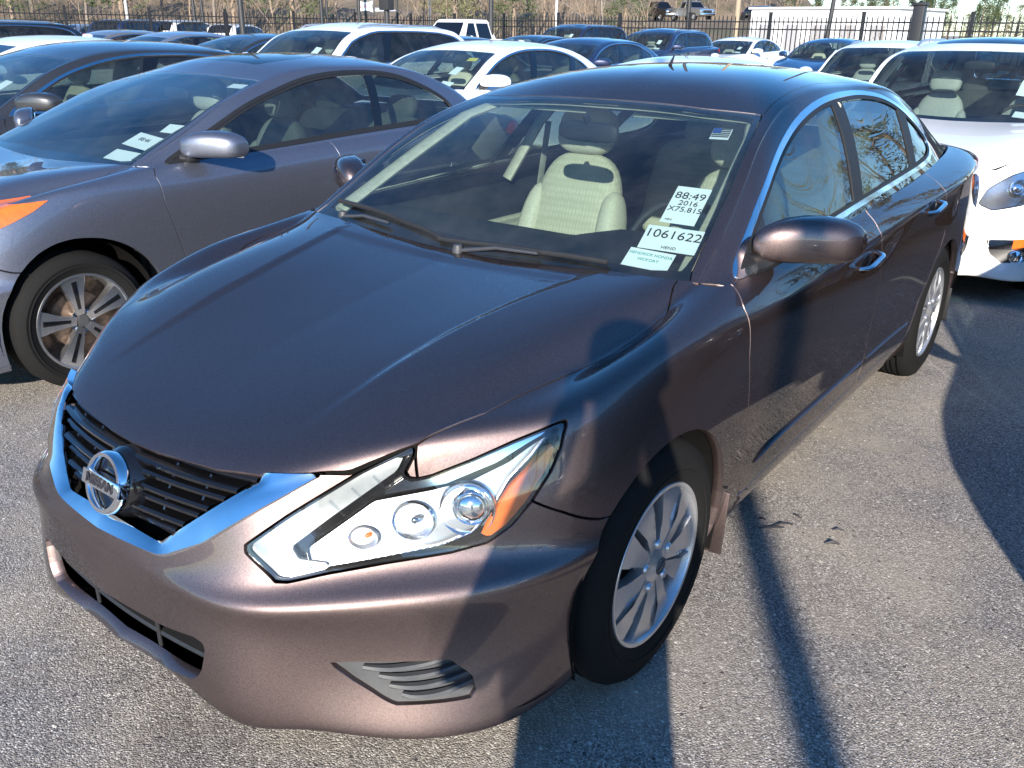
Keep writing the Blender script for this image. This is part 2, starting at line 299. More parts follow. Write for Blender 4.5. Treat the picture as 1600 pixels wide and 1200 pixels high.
def ground_sheet():
    xs=[-900,-300,-120,-60,-30,-18,-12,-9,-7]+[-6+.5*k for k in range(20)]+[4,5,6,8,12,20,40,100,300,900]
    ys=[-900,-200,-60,-20,-8,-3,0,1.5]+[2+.5*k for k in range(16)]+[10.5,12,16,22,30,45,80,160,400,900]
    V=[(x,y,gz(x,y)) for y in ys for x in xs]; n=len(xs)
    F=[(j*n+i,j*n+i+1,(j+1)*n+i+1,(j+1)*n+i) for j in range(len(ys)-1) for i in range(n-1)]
    o=link('ground',mesh_pydata('ground',V,F),'asphalt'); tag(o,kind='structure')
ground_sheet()
# ------------------------------------------------------------------ panel cutting
class Ms:
    __slots__=('V','R','N','F')
    def __init__(s,V,R,N_,F): s.V,s.R,s.N,s.F=V,R,N_,F
def grid_ms(S,R=None):
    du=np.gradient(S,axis=0); dv=np.gradient(S,axis=1); n=np.cross(du,dv); n/=np.linalg.norm(n,axis=2,keepdims=True)+1e-12
    z=np.abs(S[...,0])<1e-6; n[z,0]=0; n/=np.linalg.norm(n,axis=2,keepdims=True)+1e-12
    a,b=S.shape[:2]; I=np.arange(a*b).reshape(a,b)
    F=np.stack([I[:-1,:-1],I[1:,:-1],I[1:,1:],I[:-1,1:]],-1).reshape(-1,4)
    R=S if R is None else R
    return Ms(S.reshape(-1,3).copy(),R.reshape(-1,3).copy(),n.reshape(-1,3),[tuple(f) for f in F.tolist()])
def clip(m,f):
    f=np.where(np.abs(f)<1e-5,1e-5,f); ins=f>0
    V,R,Nn=list(m.V),list(m.R),list(m.N); cache={}; out=[]
    insl=ins.tolist()
    for fa in m.F:
        k=sum(insl[i] for i in fa)
        if k==len(fa): out.append(fa); continue
        if k==0: continue
        poly=[]
        for a,b in zip(fa,fa[1:]+fa[:1]):
            if insl[a]: poly.append(a)
            if insl[a]!=insl[b]:
                key=(a,b) if a<b else (b,a)
                if key not in cache:
                    t=f[a]/(f[a]-f[b]); cache[key]=len(V)
                    V.append(m.V[a]*(1-t)+m.V[b]*t); R.append(m.R[a]*(1-t)+m.R[b]*t); nn=m.N[a]*(1-t)+m.N[b]*t; Nn.append(nn/(np.linalg.norm(nn)+1e-12))
                poly.append(cache[key])
        if len(poly)>2: out.append(tuple(poly))
    used=sorted({i for fa in out for i in fa}); mp={o:n for n,o in enumerate(used)}
    if not used: return Ms(np.zeros((0,3)),np.zeros((0,3)),np.zeros((0,3)),[])
    return Ms(np.array([V[i] for i in used]),np.array([R[i] for i in used]),np.array([Nn[i] for i in used]),[tuple(mp[i] for i in fa) for fa in out])
AX={'xy':(0,1),'xz':(0,2),'yz':(1,2)}
def sdp(poly,P):
    poly=np.asarray(poly,float); d=np.full(len(P),1e9); inside=np.zeros(len(P),bool)
    for a,b in zip(poly,np.roll(poly,-1,0)):
        e=b-a; w=P-a; t=np.clip((w@e)/(e@e+1e-12),0,1); d=np.minimum(d,np.linalg.norm(w-t[:,None]*e,axis=1))
        c=(a[1]<=P[:,1])!=(b[1]<=P[:,1])
        with np.errstate(all='ignore'): x=a[0]+(P[:,1]-a[1])/(b[1]-a[1]+1e-15)*e[0]
        inside^=c&(P[:,0]<x)
    return np.where(inside,d,-d)
def sd(m,pl,poly): return sdp(poly,m.R[:,AX[pl]])
def inside(m,pl,poly,off=0): return clip(m,sd(m,pl,poly)-off) if len(m.F) else m
def outside(m,pl,poly,off=0,mask=None):
    if not len(m.F): return m
    s=-sd(m,pl,poly)-off
    if mask is not None: s=np.where(mask(m.R),s,1.0)
    return clip(m,s)
def offset(m,d): return Ms(m.V+m.N*d,m.R,m.N,m.F)
def rim(m,depth,tol=1e-4):
    cnt={}
    for fa in m.F:
        for a,b in zip(fa,fa[1:]+fa[:1]):
            k=(a,b) if a<b else (b,a); cnt[k]=None if k in cnt else (a,b)
    V,R,Nn,F=list(m.V),list(m.R),list(m.N),list(m.F)
    for k,e in cnt.items():
        if e is None: continue
        a,b=e
        if abs(m.V[a][0])<tol and abs(m.V[b][0])<tol: continue
        d=m.V[b]-m.V[a]; nn=np.cross(d,m.N[a]+m.N[b]); L=np.linalg.norm(nn)
        if L<1e-9: continue
        nn/=L; i=len(V)
        V+=[m.V[a],m.V[b],m.V[b]-m.N[b]*depth,m.V[a]-m.N[a]*depth]; R+=[m.R[a],m.R[b],m.R[b],m.R[a]]
        e1=nn*.8+m.N[a]*.6; e2=nn*.8+m.N[b]*.6; Nn+=[e1,e2,nn,nn]
        F.append((i+1,i,i+3,i+2))
    return Ms(np.array(V),np.array(R),np.array(Nn),F)
def mirror(m):
    s=np.array([-1,1,1.]); return Ms(m.V*s,m.R*s,m.N*s,[f[::-1] for f in m.F])
def join(*ms):
    V,R,Nn,F=[],[],[],[]; k=0
    for m in ms:
        if not len(m.F): continue
        V.append(m.V);R.append(m.R);Nn.append(m.N);F+=[tuple(i+k for i in f) for f in m.F]; k+=len(m.V)
    return Ms(np.concatenate(V),np.concatenate(R),np.concatenate(Nn),F)
def ms_mesh(name,m):
    me=bpy.data.meshes.new(name); me.from_pydata(m.V.tolist(),[],m.F)
    me.polygons.foreach_set('use_smooth',[True]*len(me.polygons))
    n=m.N/(np.linalg.norm(m.N,axis=1,keepdims=True)+1e-12)
    me.normals_split_custom_set_from_vertices(n.tolist()); me.update()
    return me
def panel(name,m,mat,parent,depth=.014,both=False,side=1):
    """m is the +x half; both joins the mirror image, side=-1 gives the mirror image alone"""
    if not len(m.F): return None
    if depth: m=rim(m,depth)
    if both: m=join(m,mirror(m))
    elif side<0: m=mirror(m)
    return link(name,ms_mesh(name,m),mat,parent)
# ---- cut outlines, in the reference sedan's own coordinates
HOOD=[(-.1,-.862),(0,-.862),(.089,-.857),(.188,-.844),(.273,-.83),(.376,-.795),(.451,-.739),(.513,-.683),(.558,-.626),(.599,-.572),(.663,-.423),(.714,-.156),(.738,-.024),(.765,.05),(.770,.12),(.752,.206),(.718,.296),(.70,.45),(-.1,.45)]
HL=[(.388,.618),(.444,.676),(.527,.751),(.599,.80),(.603,.778),(.596,.742),(.609,.732),(.633,.737),(.689,.765),(.741,.796),(.796,.824),(.804,.826),(.809,.817),(.812,.775),(.807,.726),(.792,.67),(.769,.62),(.741,.59),(.694,.579),(.61,.572),(.528,.561),(.477,.55),(.456,.551),(.393,.603)]
GRO=[(-.1,.556),(0,.556),(.067,.556),(.15,.557),(.195,.558),(.225,.567),(.31,.612),(.40,.688),(.474,.746),(.468,.752),(.376,.747),(.273,.742),(.188,.740),(.089,.737),(-.1,.736)]
GRI=[(-.1,.592),(0,.592),(.024,.591),(.116,.584),(.181,.579),(.192,.585),(.304,.677),(.379,.738),(.372,.752),(-.1,.76)]
FOG=[(.55,.374),(.60,.374),(.734,.362),(.769,.318),(.785,.268),(.667,.272),(.646,.285),(.593,.328)]
INT=[(-.1,.398),(.06,.396),(.196,.396),(.305,.406),(.328,.398),(.332,.380),(.320,.330),(.302,.302),(.286,.292),(.15,.272),(-.1,.268)]
BUMP=[(-.2,.05),(1.2,.05),(1.2,.47),(.877,.588),(.835,.634),(.792,.67),(.70,.68),(.62,.715),(.602,.79),(.58,.84),(-.2,.84)]
FDF=[(.41,1.30),(.41,.985),(.414,.963),(.391,.92),(.396,.888),(.404,.776),(.454,.607),(.492,.469),(.503,.368),(.525,.289)]
FDR=[(1.688,.30),(1.688,.43),(1.666,.534),(1.631,.678),(1.565,.842),(1.549,.942),(1.535,1.3)]
RDR=[(2.509,1.30),(2.509,.967),(2.517,.89),(2.60,.761),(2.575,.692),(2.466,.549),(2.399,.467),(2.36,.30)]
FD=FDF+FDR; RD=FDR[::-1]+RDR[::-1]
FEND=[(-2,0),(.55,0),(.54,.24)]+FDF[::-1]+[(-2,1.3)]
WSG=[(-.1,.1),(.76,.30),(.729,.381),(.716,.467),(.687,.67),(.631,.932),(.590,1.097),(.576,1.103),(.398,1.064),(.2,1.053),(0,1.05),(-.1,1.05)]
RWG=[(-.1,2.52),(.3,2.53),(.49,2.56),(.508,2.8),(.525,3.05),(.52,3.21),(.3,3.19),(-.1,3.18)]
ROOF=[(-.1,1.05),(0,1.05),(.398,1.064),(.588,1.10),(.568,1.25),(.55,1.45),(.532,1.75),(.526,2.05),(.54,2.45),(.55,2.60),(.49,2.56),(.3,2.53),(-.1,2.52)]
DLO=[(.425,.968),(.611,1.07),(.738,1.144),(.931,1.238),(1.157,1.303),(1.368,1.347),(1.603,1.374),(1.852,1.379),(2.099,1.374),(2.308,1.354),(2.462,1.318),(2.647,1.255),(2.785,1.185),(2.83,1.125),(2.80,1.075),(2.72,1.055),(2.612,1.043),(1.988,1.030),(1.559,1.018),(1.204,1.003),(.80,.985),(.52,.968)]
BPIL=[(1.69,1.40),(1.425,.98),(1.525,.98),(1.82,1.40)]
QPIL=[(2.52,1.35),(2.27,1.0),(2.36,1.0),(2.63,1.30)]
TAIL=[(3.30,.925),(3.40,.975),(3.52,1.0),(3.62,1.012),(4.2,1.03),(4.2,.80),(3.72,.78),(3.5,.84)]
TRUNK=[(-.1,3.26),(.5,3.30),(.60,3.36),(.62,3.5),(.60,3.66),(.60,4.2),(-.1,4.2)]
def chaikin(P,n=2):
    P=[np.array(p,float) for p in P]
    for _ in range(n): P=[q for a,b in zip(P,P[1:]+P[:1]) for q in (a*.75+b*.25,a*.25+b*.75)]
    return [tuple(p) for p in P]
DLO=DLO[:1]+chaikin(DLO,2)[2:-2] if False else chaikin(DLO,2)
def renormal(m):
    V=m.V; n=np.zeros_like(V)
    for f in m.F:
        a=V[list(f)]; k=np.cross(a[1]-a[0],a[-1]-a[0]) if len(f)<5 else np.cross(a[2]-a[0],a[-1]-a[0])
        for i in f: n[i]+=k
    n/=np.linalg.norm(n,axis=1,keepdims=True)+1e-15
    z=np.abs(V[:,0])<1e-5; n[z,0]=0; return Ms(V,m.R,n,m.F)
def hood_crease(m):
    x=m.R[:,0]; y=m.R[:,1]; xc=np.interp(y,(-.75,-.6,-.4,-.2,0,.17,.3),(.345,.36,.375,.395,.43,.47,.50)); s=x-xc
    f=np.clip((y+.72)/.35,0,1)*.0065
    d=np.where(s>0,np.exp(-s/.11),0)*np.clip((s+.009)/.018,0,1)
    d=np.where((s>-.009)&(s<.009),(s+.009)/.018,d)*f
    r=np.clip((y-.185)/.02,0,1)*(s<0)*.004       # raised lip along the rear edge
    return renormal(Ms(m.V+m.N*(d+r)[:,None],m.R,m.N,m.F))
def arch(y,z,r,n=40,flat=.0): return [(y+r*math.cos(2*math.pi*k/n),z+r*math.sin(2*math.pi*k/n)) for k in range(n)]
# ------------------------------------------------------------------ wheels
def wheel_parts(root,kind,R=.332,W=.215,rr=.221):
    """wheel with its outer face towards +x, centred on its own axle; the root is the wheel part"""
    bm=bmesh.new(); h=W/2
    prof=[(rr-.012,h-.022),(rr,h-.012),(rr+.012,h-.004),(rr+.05,h+.004),(R-.045,h-.002),(R-.018,h-.014),(R-.004,h-.032),(R,h-.05)]
    for y in (.040,.012,-.012,-.040):                       # tread ribs and grooves
        prof+=[(R,y+.006),(R-.008,y+.005),(R-.008,y-.005),(R,y-.006)]
    prof+=[(R,-h+.05),(R-.004,-h+.032),(R-.018,-h+.014),(R-.045,-h+.002),(rr+.05,-h-.004),(rr,-h+.012)]
    bm_lathe(bm,prof,72); 
    # raised sidewall ring and bars
    bm_lathe(bm,[(rr+.030,h+.0005),(rr+.032,h+.0035),(rr+.036,h+.004),(rr+.038,h+.001)],72)
    ty=bm_obj('tyre',bm,'rubber',root,40)
    bm=bmesh.new(); bm_lathe(bm,[(rr+.001,h-.030),(rr+.003,h-.014),(rr-.001,h-.008),(rr-.010,h-.009),(rr-.014,h-.016),(rr-.022,h-.05),(rr-.03,h-.12),(rr-.035,-h+.03)],72)
    rim_=bm_obj('rim',bm,'wheel_silver' if kind!='coupe' else 'machined_alloy',root,40)
    bm=bmesh.new(); bm_lathe(bm,[(.0,h-.075),(.06,h-.075),(.13,h-.085),(.138,h-.10),(.138,h-.12)],48); bm_lathe(bm,[(.0,h-.13),(rr-.03,h-.13)],48)
    bm_obj('brake_disc',bm,'brake_iron' if kind=='coupe' else 'wheel_dark',root,40)
    def blade(poly,z0,z1,a,bev=.004,tilt=0):
        bm=bmesh.new(); ca,sa=math.cos(a),math.sin(a)
        def P(u,v,x): return Vector((x,u*ca-v*sa,u*sa+v*ca))
        top=[bm.verts.new(P(u,v,z1(u,v))) for u,v in poly]; bot=[bm.verts.new(P(u,v,z0(u,v))) for u,v in poly]
        f=bm.faces.new(top); bm.faces.new(bot[::-1])
        for i in range(len(poly)): j=(i+1)%len(poly); bm.faces.new((top[i],bot[i],bot[j],top[j]))
        bmesh.ops.bevel(bm,geom=list(f.edges),offset=bev,segments=2,affect='EDGES',profile=.7)
        return bm
    f=h-.012
    if kind=='cover':
        dish=lambda u,v: f-.004+.010*math.sin(min(1,max(0,(u-.04)/.17))*math.pi)-.10*max(0,abs(v)-.03)**1.0*.3
        back=lambda u,v: f-.030
        for k in range(5):
            a=2*math.pi*k/5+math.radians(100)
            for s in (1,-1):
                # leg of the pair: straight near the hub, elbow at mid radius, flaring to the rim
                poly=[(.045,.002*s),(.10,.004*s),(.132,.011*s),(.206,.008*s),(.2125,.016*s),(.2055,.074*s),(.188,.100*s),(.136,.074*s),(.110,.054*s),(.058,.037*s)]
                if s<0: poly=poly[::-1]
                bm=blade(poly,back,lambda u,v,s=s: dish(u,v)-(.006 if abs(v)>.04 else 0),a)
                bm_obj('spoke',bm,'wheel_silver',rim_,30)
            b2=a+math.pi/5
            bm=bmesh.new(); c=(f-.006,.062*math.cos(b2),.062*math.sin(b2)); bm_lathe(bm,[(0,.012),(.010,.012),(.014,.006),(.015,-.02)],14,'x',c); bm_obj('lug_cap',bm,'wheel_silver',rim_,30)
        bm=bmesh.new(); bm_lathe(bm,[(0,f+.010),(.024,f+.010),(.030,f+.006),(.046,f+.001),(.062,f-.012),(.066,f-.03)],40); bm_obj('centre_cap',bm,'wheel_silver',rim_,30)
        bm=bmesh.new(); bm_lathe(bm,[(.024,f+.0105),(.0225,f+.013),(.0195,f+.013),(.018,f+.0105)],32); bm_box(bm,(f+.012,0,0),(.004,.046,.010),.001)
        bm_obj('cap_badge',bm,'grey_plastic',rim_,30)
    else:
        for k in range(5):
            a=2*math.pi*k/5+.35
            dish=lambda u,v: f-.002-.030*(1-min(1,u/.2))
            poly=[(.03,-.020),(.12,-.030),(rr-.014,-.062),(rr-.012,.062),(.12,.030),(.03,.020)]
            bm_obj('spoke',blade(poly,lambda u,v:f-.055,dish,a,.003),'machined_alloy',rim_,30)
            poly=[(.06,-.007),(rr-.03,-.012),(rr-.03,.012),(.06,.007)]
            bm_obj('spoke_inlay',blade(poly,lambda u,v:f-.04,lambda u,v:dish(u,v)+.002,a,.001),'gloss_black',rim_,30)
            b2=a+math.pi/5; c=(f-.042,.05*math.cos(b2),.05*math.sin(b2))
            bm=bmesh.new(); bm_lathe(bm,[(0,.01),(.009,.01),(.011,-.02)],6,'x',c); bm_obj('lug_nut',bm,'chrome',rim_,30)
        bm=bmesh.new(); bm_lathe(bm,[(0,f-.030),(.026,f-.030),(.032,f-.036),(.034,f-.06)],32); bm_obj('centre_cap',bm,'grey_plastic',rim_,30)
    return root
WHEELS={}
def add_wheel(car,kind,loc,side,R=.332,W=.215,rr=.221,spin=0):
    key=(kind,R,W,rr)
    if key not in WHEELS:
        o=bpy.data.objects.new('wheel',None); COL.objects.link(o); o.parent=car; wheel_parts(o,kind,R,W,rr); WHEELS[key]=o
    else: o=copy_tree(WHEELS[key],car)
    o.location=loc; o.rotation_euler=(spin,0,0) if side>0 else (-spin,0,math.pi)
    return o
# ------------------------------------------------------------------ shared soft parts
def superellip(bm,c,s,e=2.6,nu=20,nv=12,rot=None,taper=None):
    rings=[]
    def sp(t,p): return math.copysign(abs(t)**p,t)
    for j in range(nv+1):
        ph=-math.pi/2+math.pi*j/nv; ring=[]
        for i in range(nu):
            th=2*math.pi*i/nu
            p=Vector((s[0]*sp(math.cos(ph),2/e)*sp(math.cos(th),2/e),s[1]*sp(math.cos(ph),2/e)*sp(math.sin(th),2/e),s[2]*sp(math.sin(ph),2/e)))
            if taper: p.x*=1+taper*p.z/s[2]
            ring.append(bm.verts.new((rot@p if rot else p)+Vector(c)))
        rings.append(ring)
    for A,B in zip(rings,rings[1:]):
        for i in range(nu):
            try: bm.faces.new((A[i],A[(i+1)%nu],B[(i+1)%nu],B[i]))
            except ValueError: pass
    bmesh.ops.remove_doubles(bm,verts=bm.verts,dist=1e-5)
    return bm
def seat(car,x,y,mat='beige_fabric',trim='beige_leather',z=.0,wide=.25):
    s=empty('seat',(x,y,z)); s.parent=car
    R=Matrix.Rotation(math.radians(-18),3,'X')
    bm=bmesh.new(); superellip(bm,(0,0,.42),(wide,.27,.09),4.0); bm_obj('cushion',bm,trim,s,60)
    bm=bmesh.new(); superellip(bm,(0,.30,.74),(wide-.035,.075,.31),3.2,28,16,R,-.10); bm_obj('backrest',bm,mat,s,60)
    for k in (-1,1):
        bm=bmesh.new(); superellip(bm,(k*(wide-.045),.262,.66),(.055,.085,.25),2.6,14,12,R@Matrix.Rotation(math.radians(-5*k),3,'Y')); bm_obj('bolster',bm,trim,s,60)
    bm=bmesh.new(); superellip(bm,(0,.385,1.13),(.135,.055,.10),3.2,20,12,R); bm_obj('headrest',bm,trim,s,60)
    for k in (-1,1):
        bm=bmesh.new(); bm_tube(bm,[(k*.05,.36,1.0),(k*.05,.375,1.07)],.006,8); bm_obj('headrest_post',bm,'chrome',s)
    return s
def steering(car,c,tilt=25,mat='dark_interior'):
    o=empty('steering_wheel',c); o.parent=car; o.rotation_euler=(math.radians(90-tilt),0,0)
    bm=bmesh.new(); n=40
    bm_tube(bm,[(.185*math.cos(2*math.pi*k/n),.185*math.sin(2*math.pi*k/n),0) for k in range(n+1)],.016,8,False); bm_obj('steering_rim',bm,mat,o)
    bm=bmesh.new(); superellip(bm,(0,0,-.02),(.08,.07,.03),3); bm_box(bm,(0,0,-.01),(.34,.035,.015),.004); bm_box(bm,(0,-.09,-.01),(.04,.17,.015),.004); bm_obj('steering_hub',bm,mat,o)
    return o

def door_mirror(par,s,c,pm,root,sc=1.0,cap='black_plastic'):
    m=empty('door_mirror'); m.parent=par; c=Vector((s*c[0],c[1],c[2]))
    bm=bmesh.new(); rings=[]; st=[(.0,.42,.42),(.05,.66,.64),(.14,.86,.84),(.30,1.0,.97),(.50,1.03,1.0),(.72,.97,.95),(.88,.84,.82),(.96,.66,.62),(1.0,.40,.36)]
    for t,a,b in st:
        x=(-.125+.25*t)*sc; ring=[]
        for k in range(20):
            th=2*math.pi*k/20; cy_,cz_=math.cos(th),math.sin(th)
            yy=math.copysign(abs(cy_)**.75,cy_)*.080*a; zz=math.copysign(abs(cz_)**.7,cz_)*.067*b
            if yy>.03: yy=.03+(yy-.03)*.25
            if zz<-.05*b: zz=-.05*b+(zz+.05*b)*.5
            ring.append(bm.verts.new(c+Vector((s*x,(yy+.15*t-.075)*sc,(zz+.012*math.sin(t*3))*sc))))
        rings.append(ring)
    for A,B in zip(rings,rings[1:]):
        for k in range(20): bm.faces.new((A[k],A[(k+1)%20],B[(k+1)%20],B[k]))
    bm.faces.new(rings[0]); bm.faces.new(rings[-1])
    bmesh.ops.recalc_face_normals(bm,faces=bm.faces); bmesh.ops.subdivide_edges(bm,edges=bm.edges,cuts=1,use_grid_fill=True,smooth=.9)
    bm_obj('mirror_shell',bm,pm,m,60)
    r=Vector((s*root[0],root[1],root[2])); e=c+Vector((-s*.09*sc,-.05*sc,-.03))
    bm=bmesh.new(); bm_tube(bm,[r,(r+e)/2+Vector((0,0,-.012)),e],[(.055*sc,.034*sc),(.042*sc,.030*sc),(.05*sc,.035*sc)],12); bm_obj('mirror_stalk',bm,cap,m)
    bm=bmesh.new(); bm_box(bm,c+Vector((s*.01,.050*sc,0)),(.19*sc,.006,.10*sc),.002,Matrix.Rotation(math.radians(28*s),3,'Z')); bm_obj('mirror_glass',bm,'chrome',m)
    return m
def surfaces(wb=None,wg=None,mu=6,mv=5,mg=5,mgv=5):
    Rb=surf(COLS,mu,mv); Rg=surf(GH,mg,mgv); Sb,Sg=Rb,Rg
    if wb is not None: Sb=surf(wb(np.array(COLS,float)),mu,mv)
    if wg is not None: Sg=surf(wg(np.array(GH,float)),mg,mgv)
    return grid_ms(Sb,Rb),grid_ms(Sg,Rg)
def shell(car,base,gh,pm,dlo=DLO,hl=HL,gro=GRO,fog=FOG,intk=INT,bpil=BPIL,qpil=QPIL,tail=TAIL,trim='chrome',sideglass='side_glass',rearglass='side_glass',
          arch_r=(.372,.372),sides=(1,-1),pillar='gloss_black',wsg=WSG,rwg=RWG,doors=2,sunroof=None,gap=.0024,rearside=None,crease=False):
    front=lambda R:R[:,1]<-.2
    g=gap
    b=outside(base,'yz',arch(0,.318,arch_r[0]),0,lambda R:(R[:,2]<.8)&(R[:,0]>.4)); b=outside(b,'yz',arch(2.776,.318,arch_r[1]),0,lambda R:(R[:,2]<.8)&(R[:,0]>.4))
    hood=inside(b,'xy',HOOD,g); hood=clip(hood,hood.R[:,2]-.55)
    if crease: hood=hood_crease(hood)
    panel('hood',hood,pm,car,.016,True)
    b=outside(b,'xy',HOOD,g,lambda R:R[:,2]>.55)
    if hl: b=outside(b,'xz',hl,g,front)
    if gro: b=outside(b,'xz',gro,0,front)
    bu=inside(b,'xz',BUMP,g); bu=clip(bu,-.12-bu.R[:,1])
    if fog: bu=outside(bu,'xz',fog,0)
    if intk: bu=outside(bu,'xz',intk,0)
    panel('front_bumper',bu,pm,car,.03,True)
    b=outside(b,'xz',BUMP,g,lambda R:R[:,1]<-.12)
    fe=inside(b,'yz',FEND,g)
    fe=clip(fe,fe.R[:,0]-.2)
    re=outside(b,'yz',FEND,g)
    D=[('front_door',inside(re,'yz',FD,g))]
    re=outside(re,'yz',FD,g,lambda R:R[:,1]<1.9)
    if doors==2:
        D.append(('rear_door',inside(re,'yz',RD,g))); re=outside(re,'yz',RD,g,lambda R:R[:,1]<3)
    sill=clip(re,2.42-re.R[:,1]); sill=clip(sill,.62-sill.R[:,2]) if doors==2 else sill
    re=clip(re,re.R[:,1]-(2.42))
    tl=inside(re,'yz',tail); tl=clip(tl,tl.R[:,0]-.40)
    re=outside(re,'yz',tail,g,lambda R:R[:,0]>.40) if True else re
    rb=inside(re,'yz',[(3.12,.60),(3.5,.66),(4.3,.66),(4.3,0),(3.12,0)],g); re=outside(re,'yz',[(3.12,.60),(3.5,.66),(4.3,.66),(4.3,0),(3.12,0)],g)
    tr=inside(re,'xy',TRUNK,g); re=outside(re,'xy',TRUNK,g)
    panel('rear_bumper',rb,pm,car,.02,True); panel('trunk_lid',tr,pm,car,.016,True)
    parts={}
    for s in sides:
        panel('front_fender',fe,pm,car,.03,side=s)
        for n,m in D: parts[(n,s)]=panel(n,m,pm,car,.016,side=s)
        panel('sill',sill,pm,car,.02,side=s); panel('quarter_panel',re,pm,car,.03,side=s); panel('tail_light',tl,'red_lens',car,.02,side=s)
    # ---- greenhouse
    ws=inside(gh,'xy',wsg,.004); ws=clip(ws,ws.R[:,2]-.94)
    ring=outside(ws,'xy',[( -.2,.315),(.60,.345),(.702,.375),(.704,.44),(.678,.62),(.612,.93),(.572,1.07),(.39,1.04),(-.2,1.027)],0)
    o=panel('windshield',ws,'windshield_glass',car,0,True); panel('frit_band',offset(ring,-.004),'gloss_black',o,0,True)
    g2=outside(gh,'xy',wsg,.0,lambda R:R[:,2]>.94)
    rw=inside(g2,'xy',rwg,.004); rw=clip(rw,rw.R[:,1]-2.3); panel('rear_window',rw,rearglass,car,0,True)
    g2=outside(g2,'xy',rwg,0,lambda R:R[:,1]>2.3)
    rf=inside(g2,'xy',ROOF,.0015)
    if sunroof:
        sr=inside(rf,'xy',sunroof); rf=outside(rf,'xy',sunroof,.003); panel('sunroof',sr,'privacy_glass',car,.006,True)
    panel('roof',rf,pm,car,.008,True)
    g2=outside(g2,'xy',ROOF,.0015)
    fr=outside(g2,'yz',dlo,0,lambda R:R[:,0]>.3)
    inn=lambda off: inside(gh,'yz',dlo,off)
    d0=inn(0); d0=clip(d0,d0.R[:,0]-.3)
    s0=sd(d0,'yz',dlo)
    tr_=clip(d0,.017-s0); se=clip(clip(d0,s0-.017),.030-sd(clip(d0,s0-.017),'yz',dlo))
    gl=clip(d0,s0-.030)
    bp=inside(gl,'yz',bpil); gl2=outside(gl,'yz',bpil)
    qp=inside(gl2,'yz',qpil) if qpil else None
    if qpil: gl2=outside(gl2,'yz',qpil)
    sail=[(.3,.9),(.66,.9),(.70,1.04),(.74,1.16),(.3,1.0)]
    sl=inside(gl2,'yz',sail); gl2=outside(gl2,'yz',sail)
    mid=1.56 if bpil else 9
    gf=clip(gl2,mid-gl2.R[:,1]+.55*(gl2.R[:,2]-1.02)*0); 
    # split front/rear panes along the pillar's slanted axis
    ax=lambda m:(1.475+(m.R[:,1]*0)+(m.R[:,2]-.98)*.667)-m.R[:,1]
    gf=clip(gl2,ax(gl2)); gr=clip(gl2,-ax(gl2))
    for s in sides:
        panel('window_frame',fr,pm,car,.012,side=s)
        t=panel('window_trim',offset(tr_,.004),trim,car,.008,side=s)
        panel('window_seal',offset(se,.001),'seal_rubber',car,0,side=s)
        panel('side_window',offset(gf,-.004),sideglass,car,0,side=s)
        panel('side_window',offset(gr,-.004),rearside or sideglass,car,0,side=s)
        panel('door_pillar',offset(bp,.001),pillar,car,.01,side=s)
        if qpil: panel('door_pillar',offset(qp,.001),pillar,car,.01,side=s)
        panel('mirror_sail',offset(sl,.001),'black_plastic',car,.01,side=s)
    # ---- black sheet added behind the panels so the gaps look dark
    core=outside(base,'yz',arch(0,.318,arch_r[0]+.004),0,lambda R:(R[:,2]<.8)&(R[:,0]>.4)); core=outside(core,'yz',arch(2.776,.318,arch_r[1]+.004),0,lambda R:(R[:,2]<.8)&(R[:,0]>.4))
    for pl in (hl,gro,fog,intk):
        if pl: core=outside(core,'xz',pl,0,front)
    panel('gap_blackout',offset(core,-.022),'void_black',car,0,True)
    return parts
def liners(car,ys,xin,xout,z=.318,r=.378):
    for y in ys:
        for s in (1,-1):
            bm=bmesh.new(); A=[];B=[];C=[]
            for k in range(25):
                a=math.radians(-20+220*k/24); p=(y+r*math.cos(a),z+r*math.sin(a))
                A.append(bm.verts.new((s*xin,*p))); B.append(bm.verts.new((s*xout,*p)))
            for k in range(24): bm.faces.new((A[k],A[k+1],B[k+1],B[k]))
            bm.faces.new(A)
            bm_obj('wheel_liner',bm,'void_black',car)
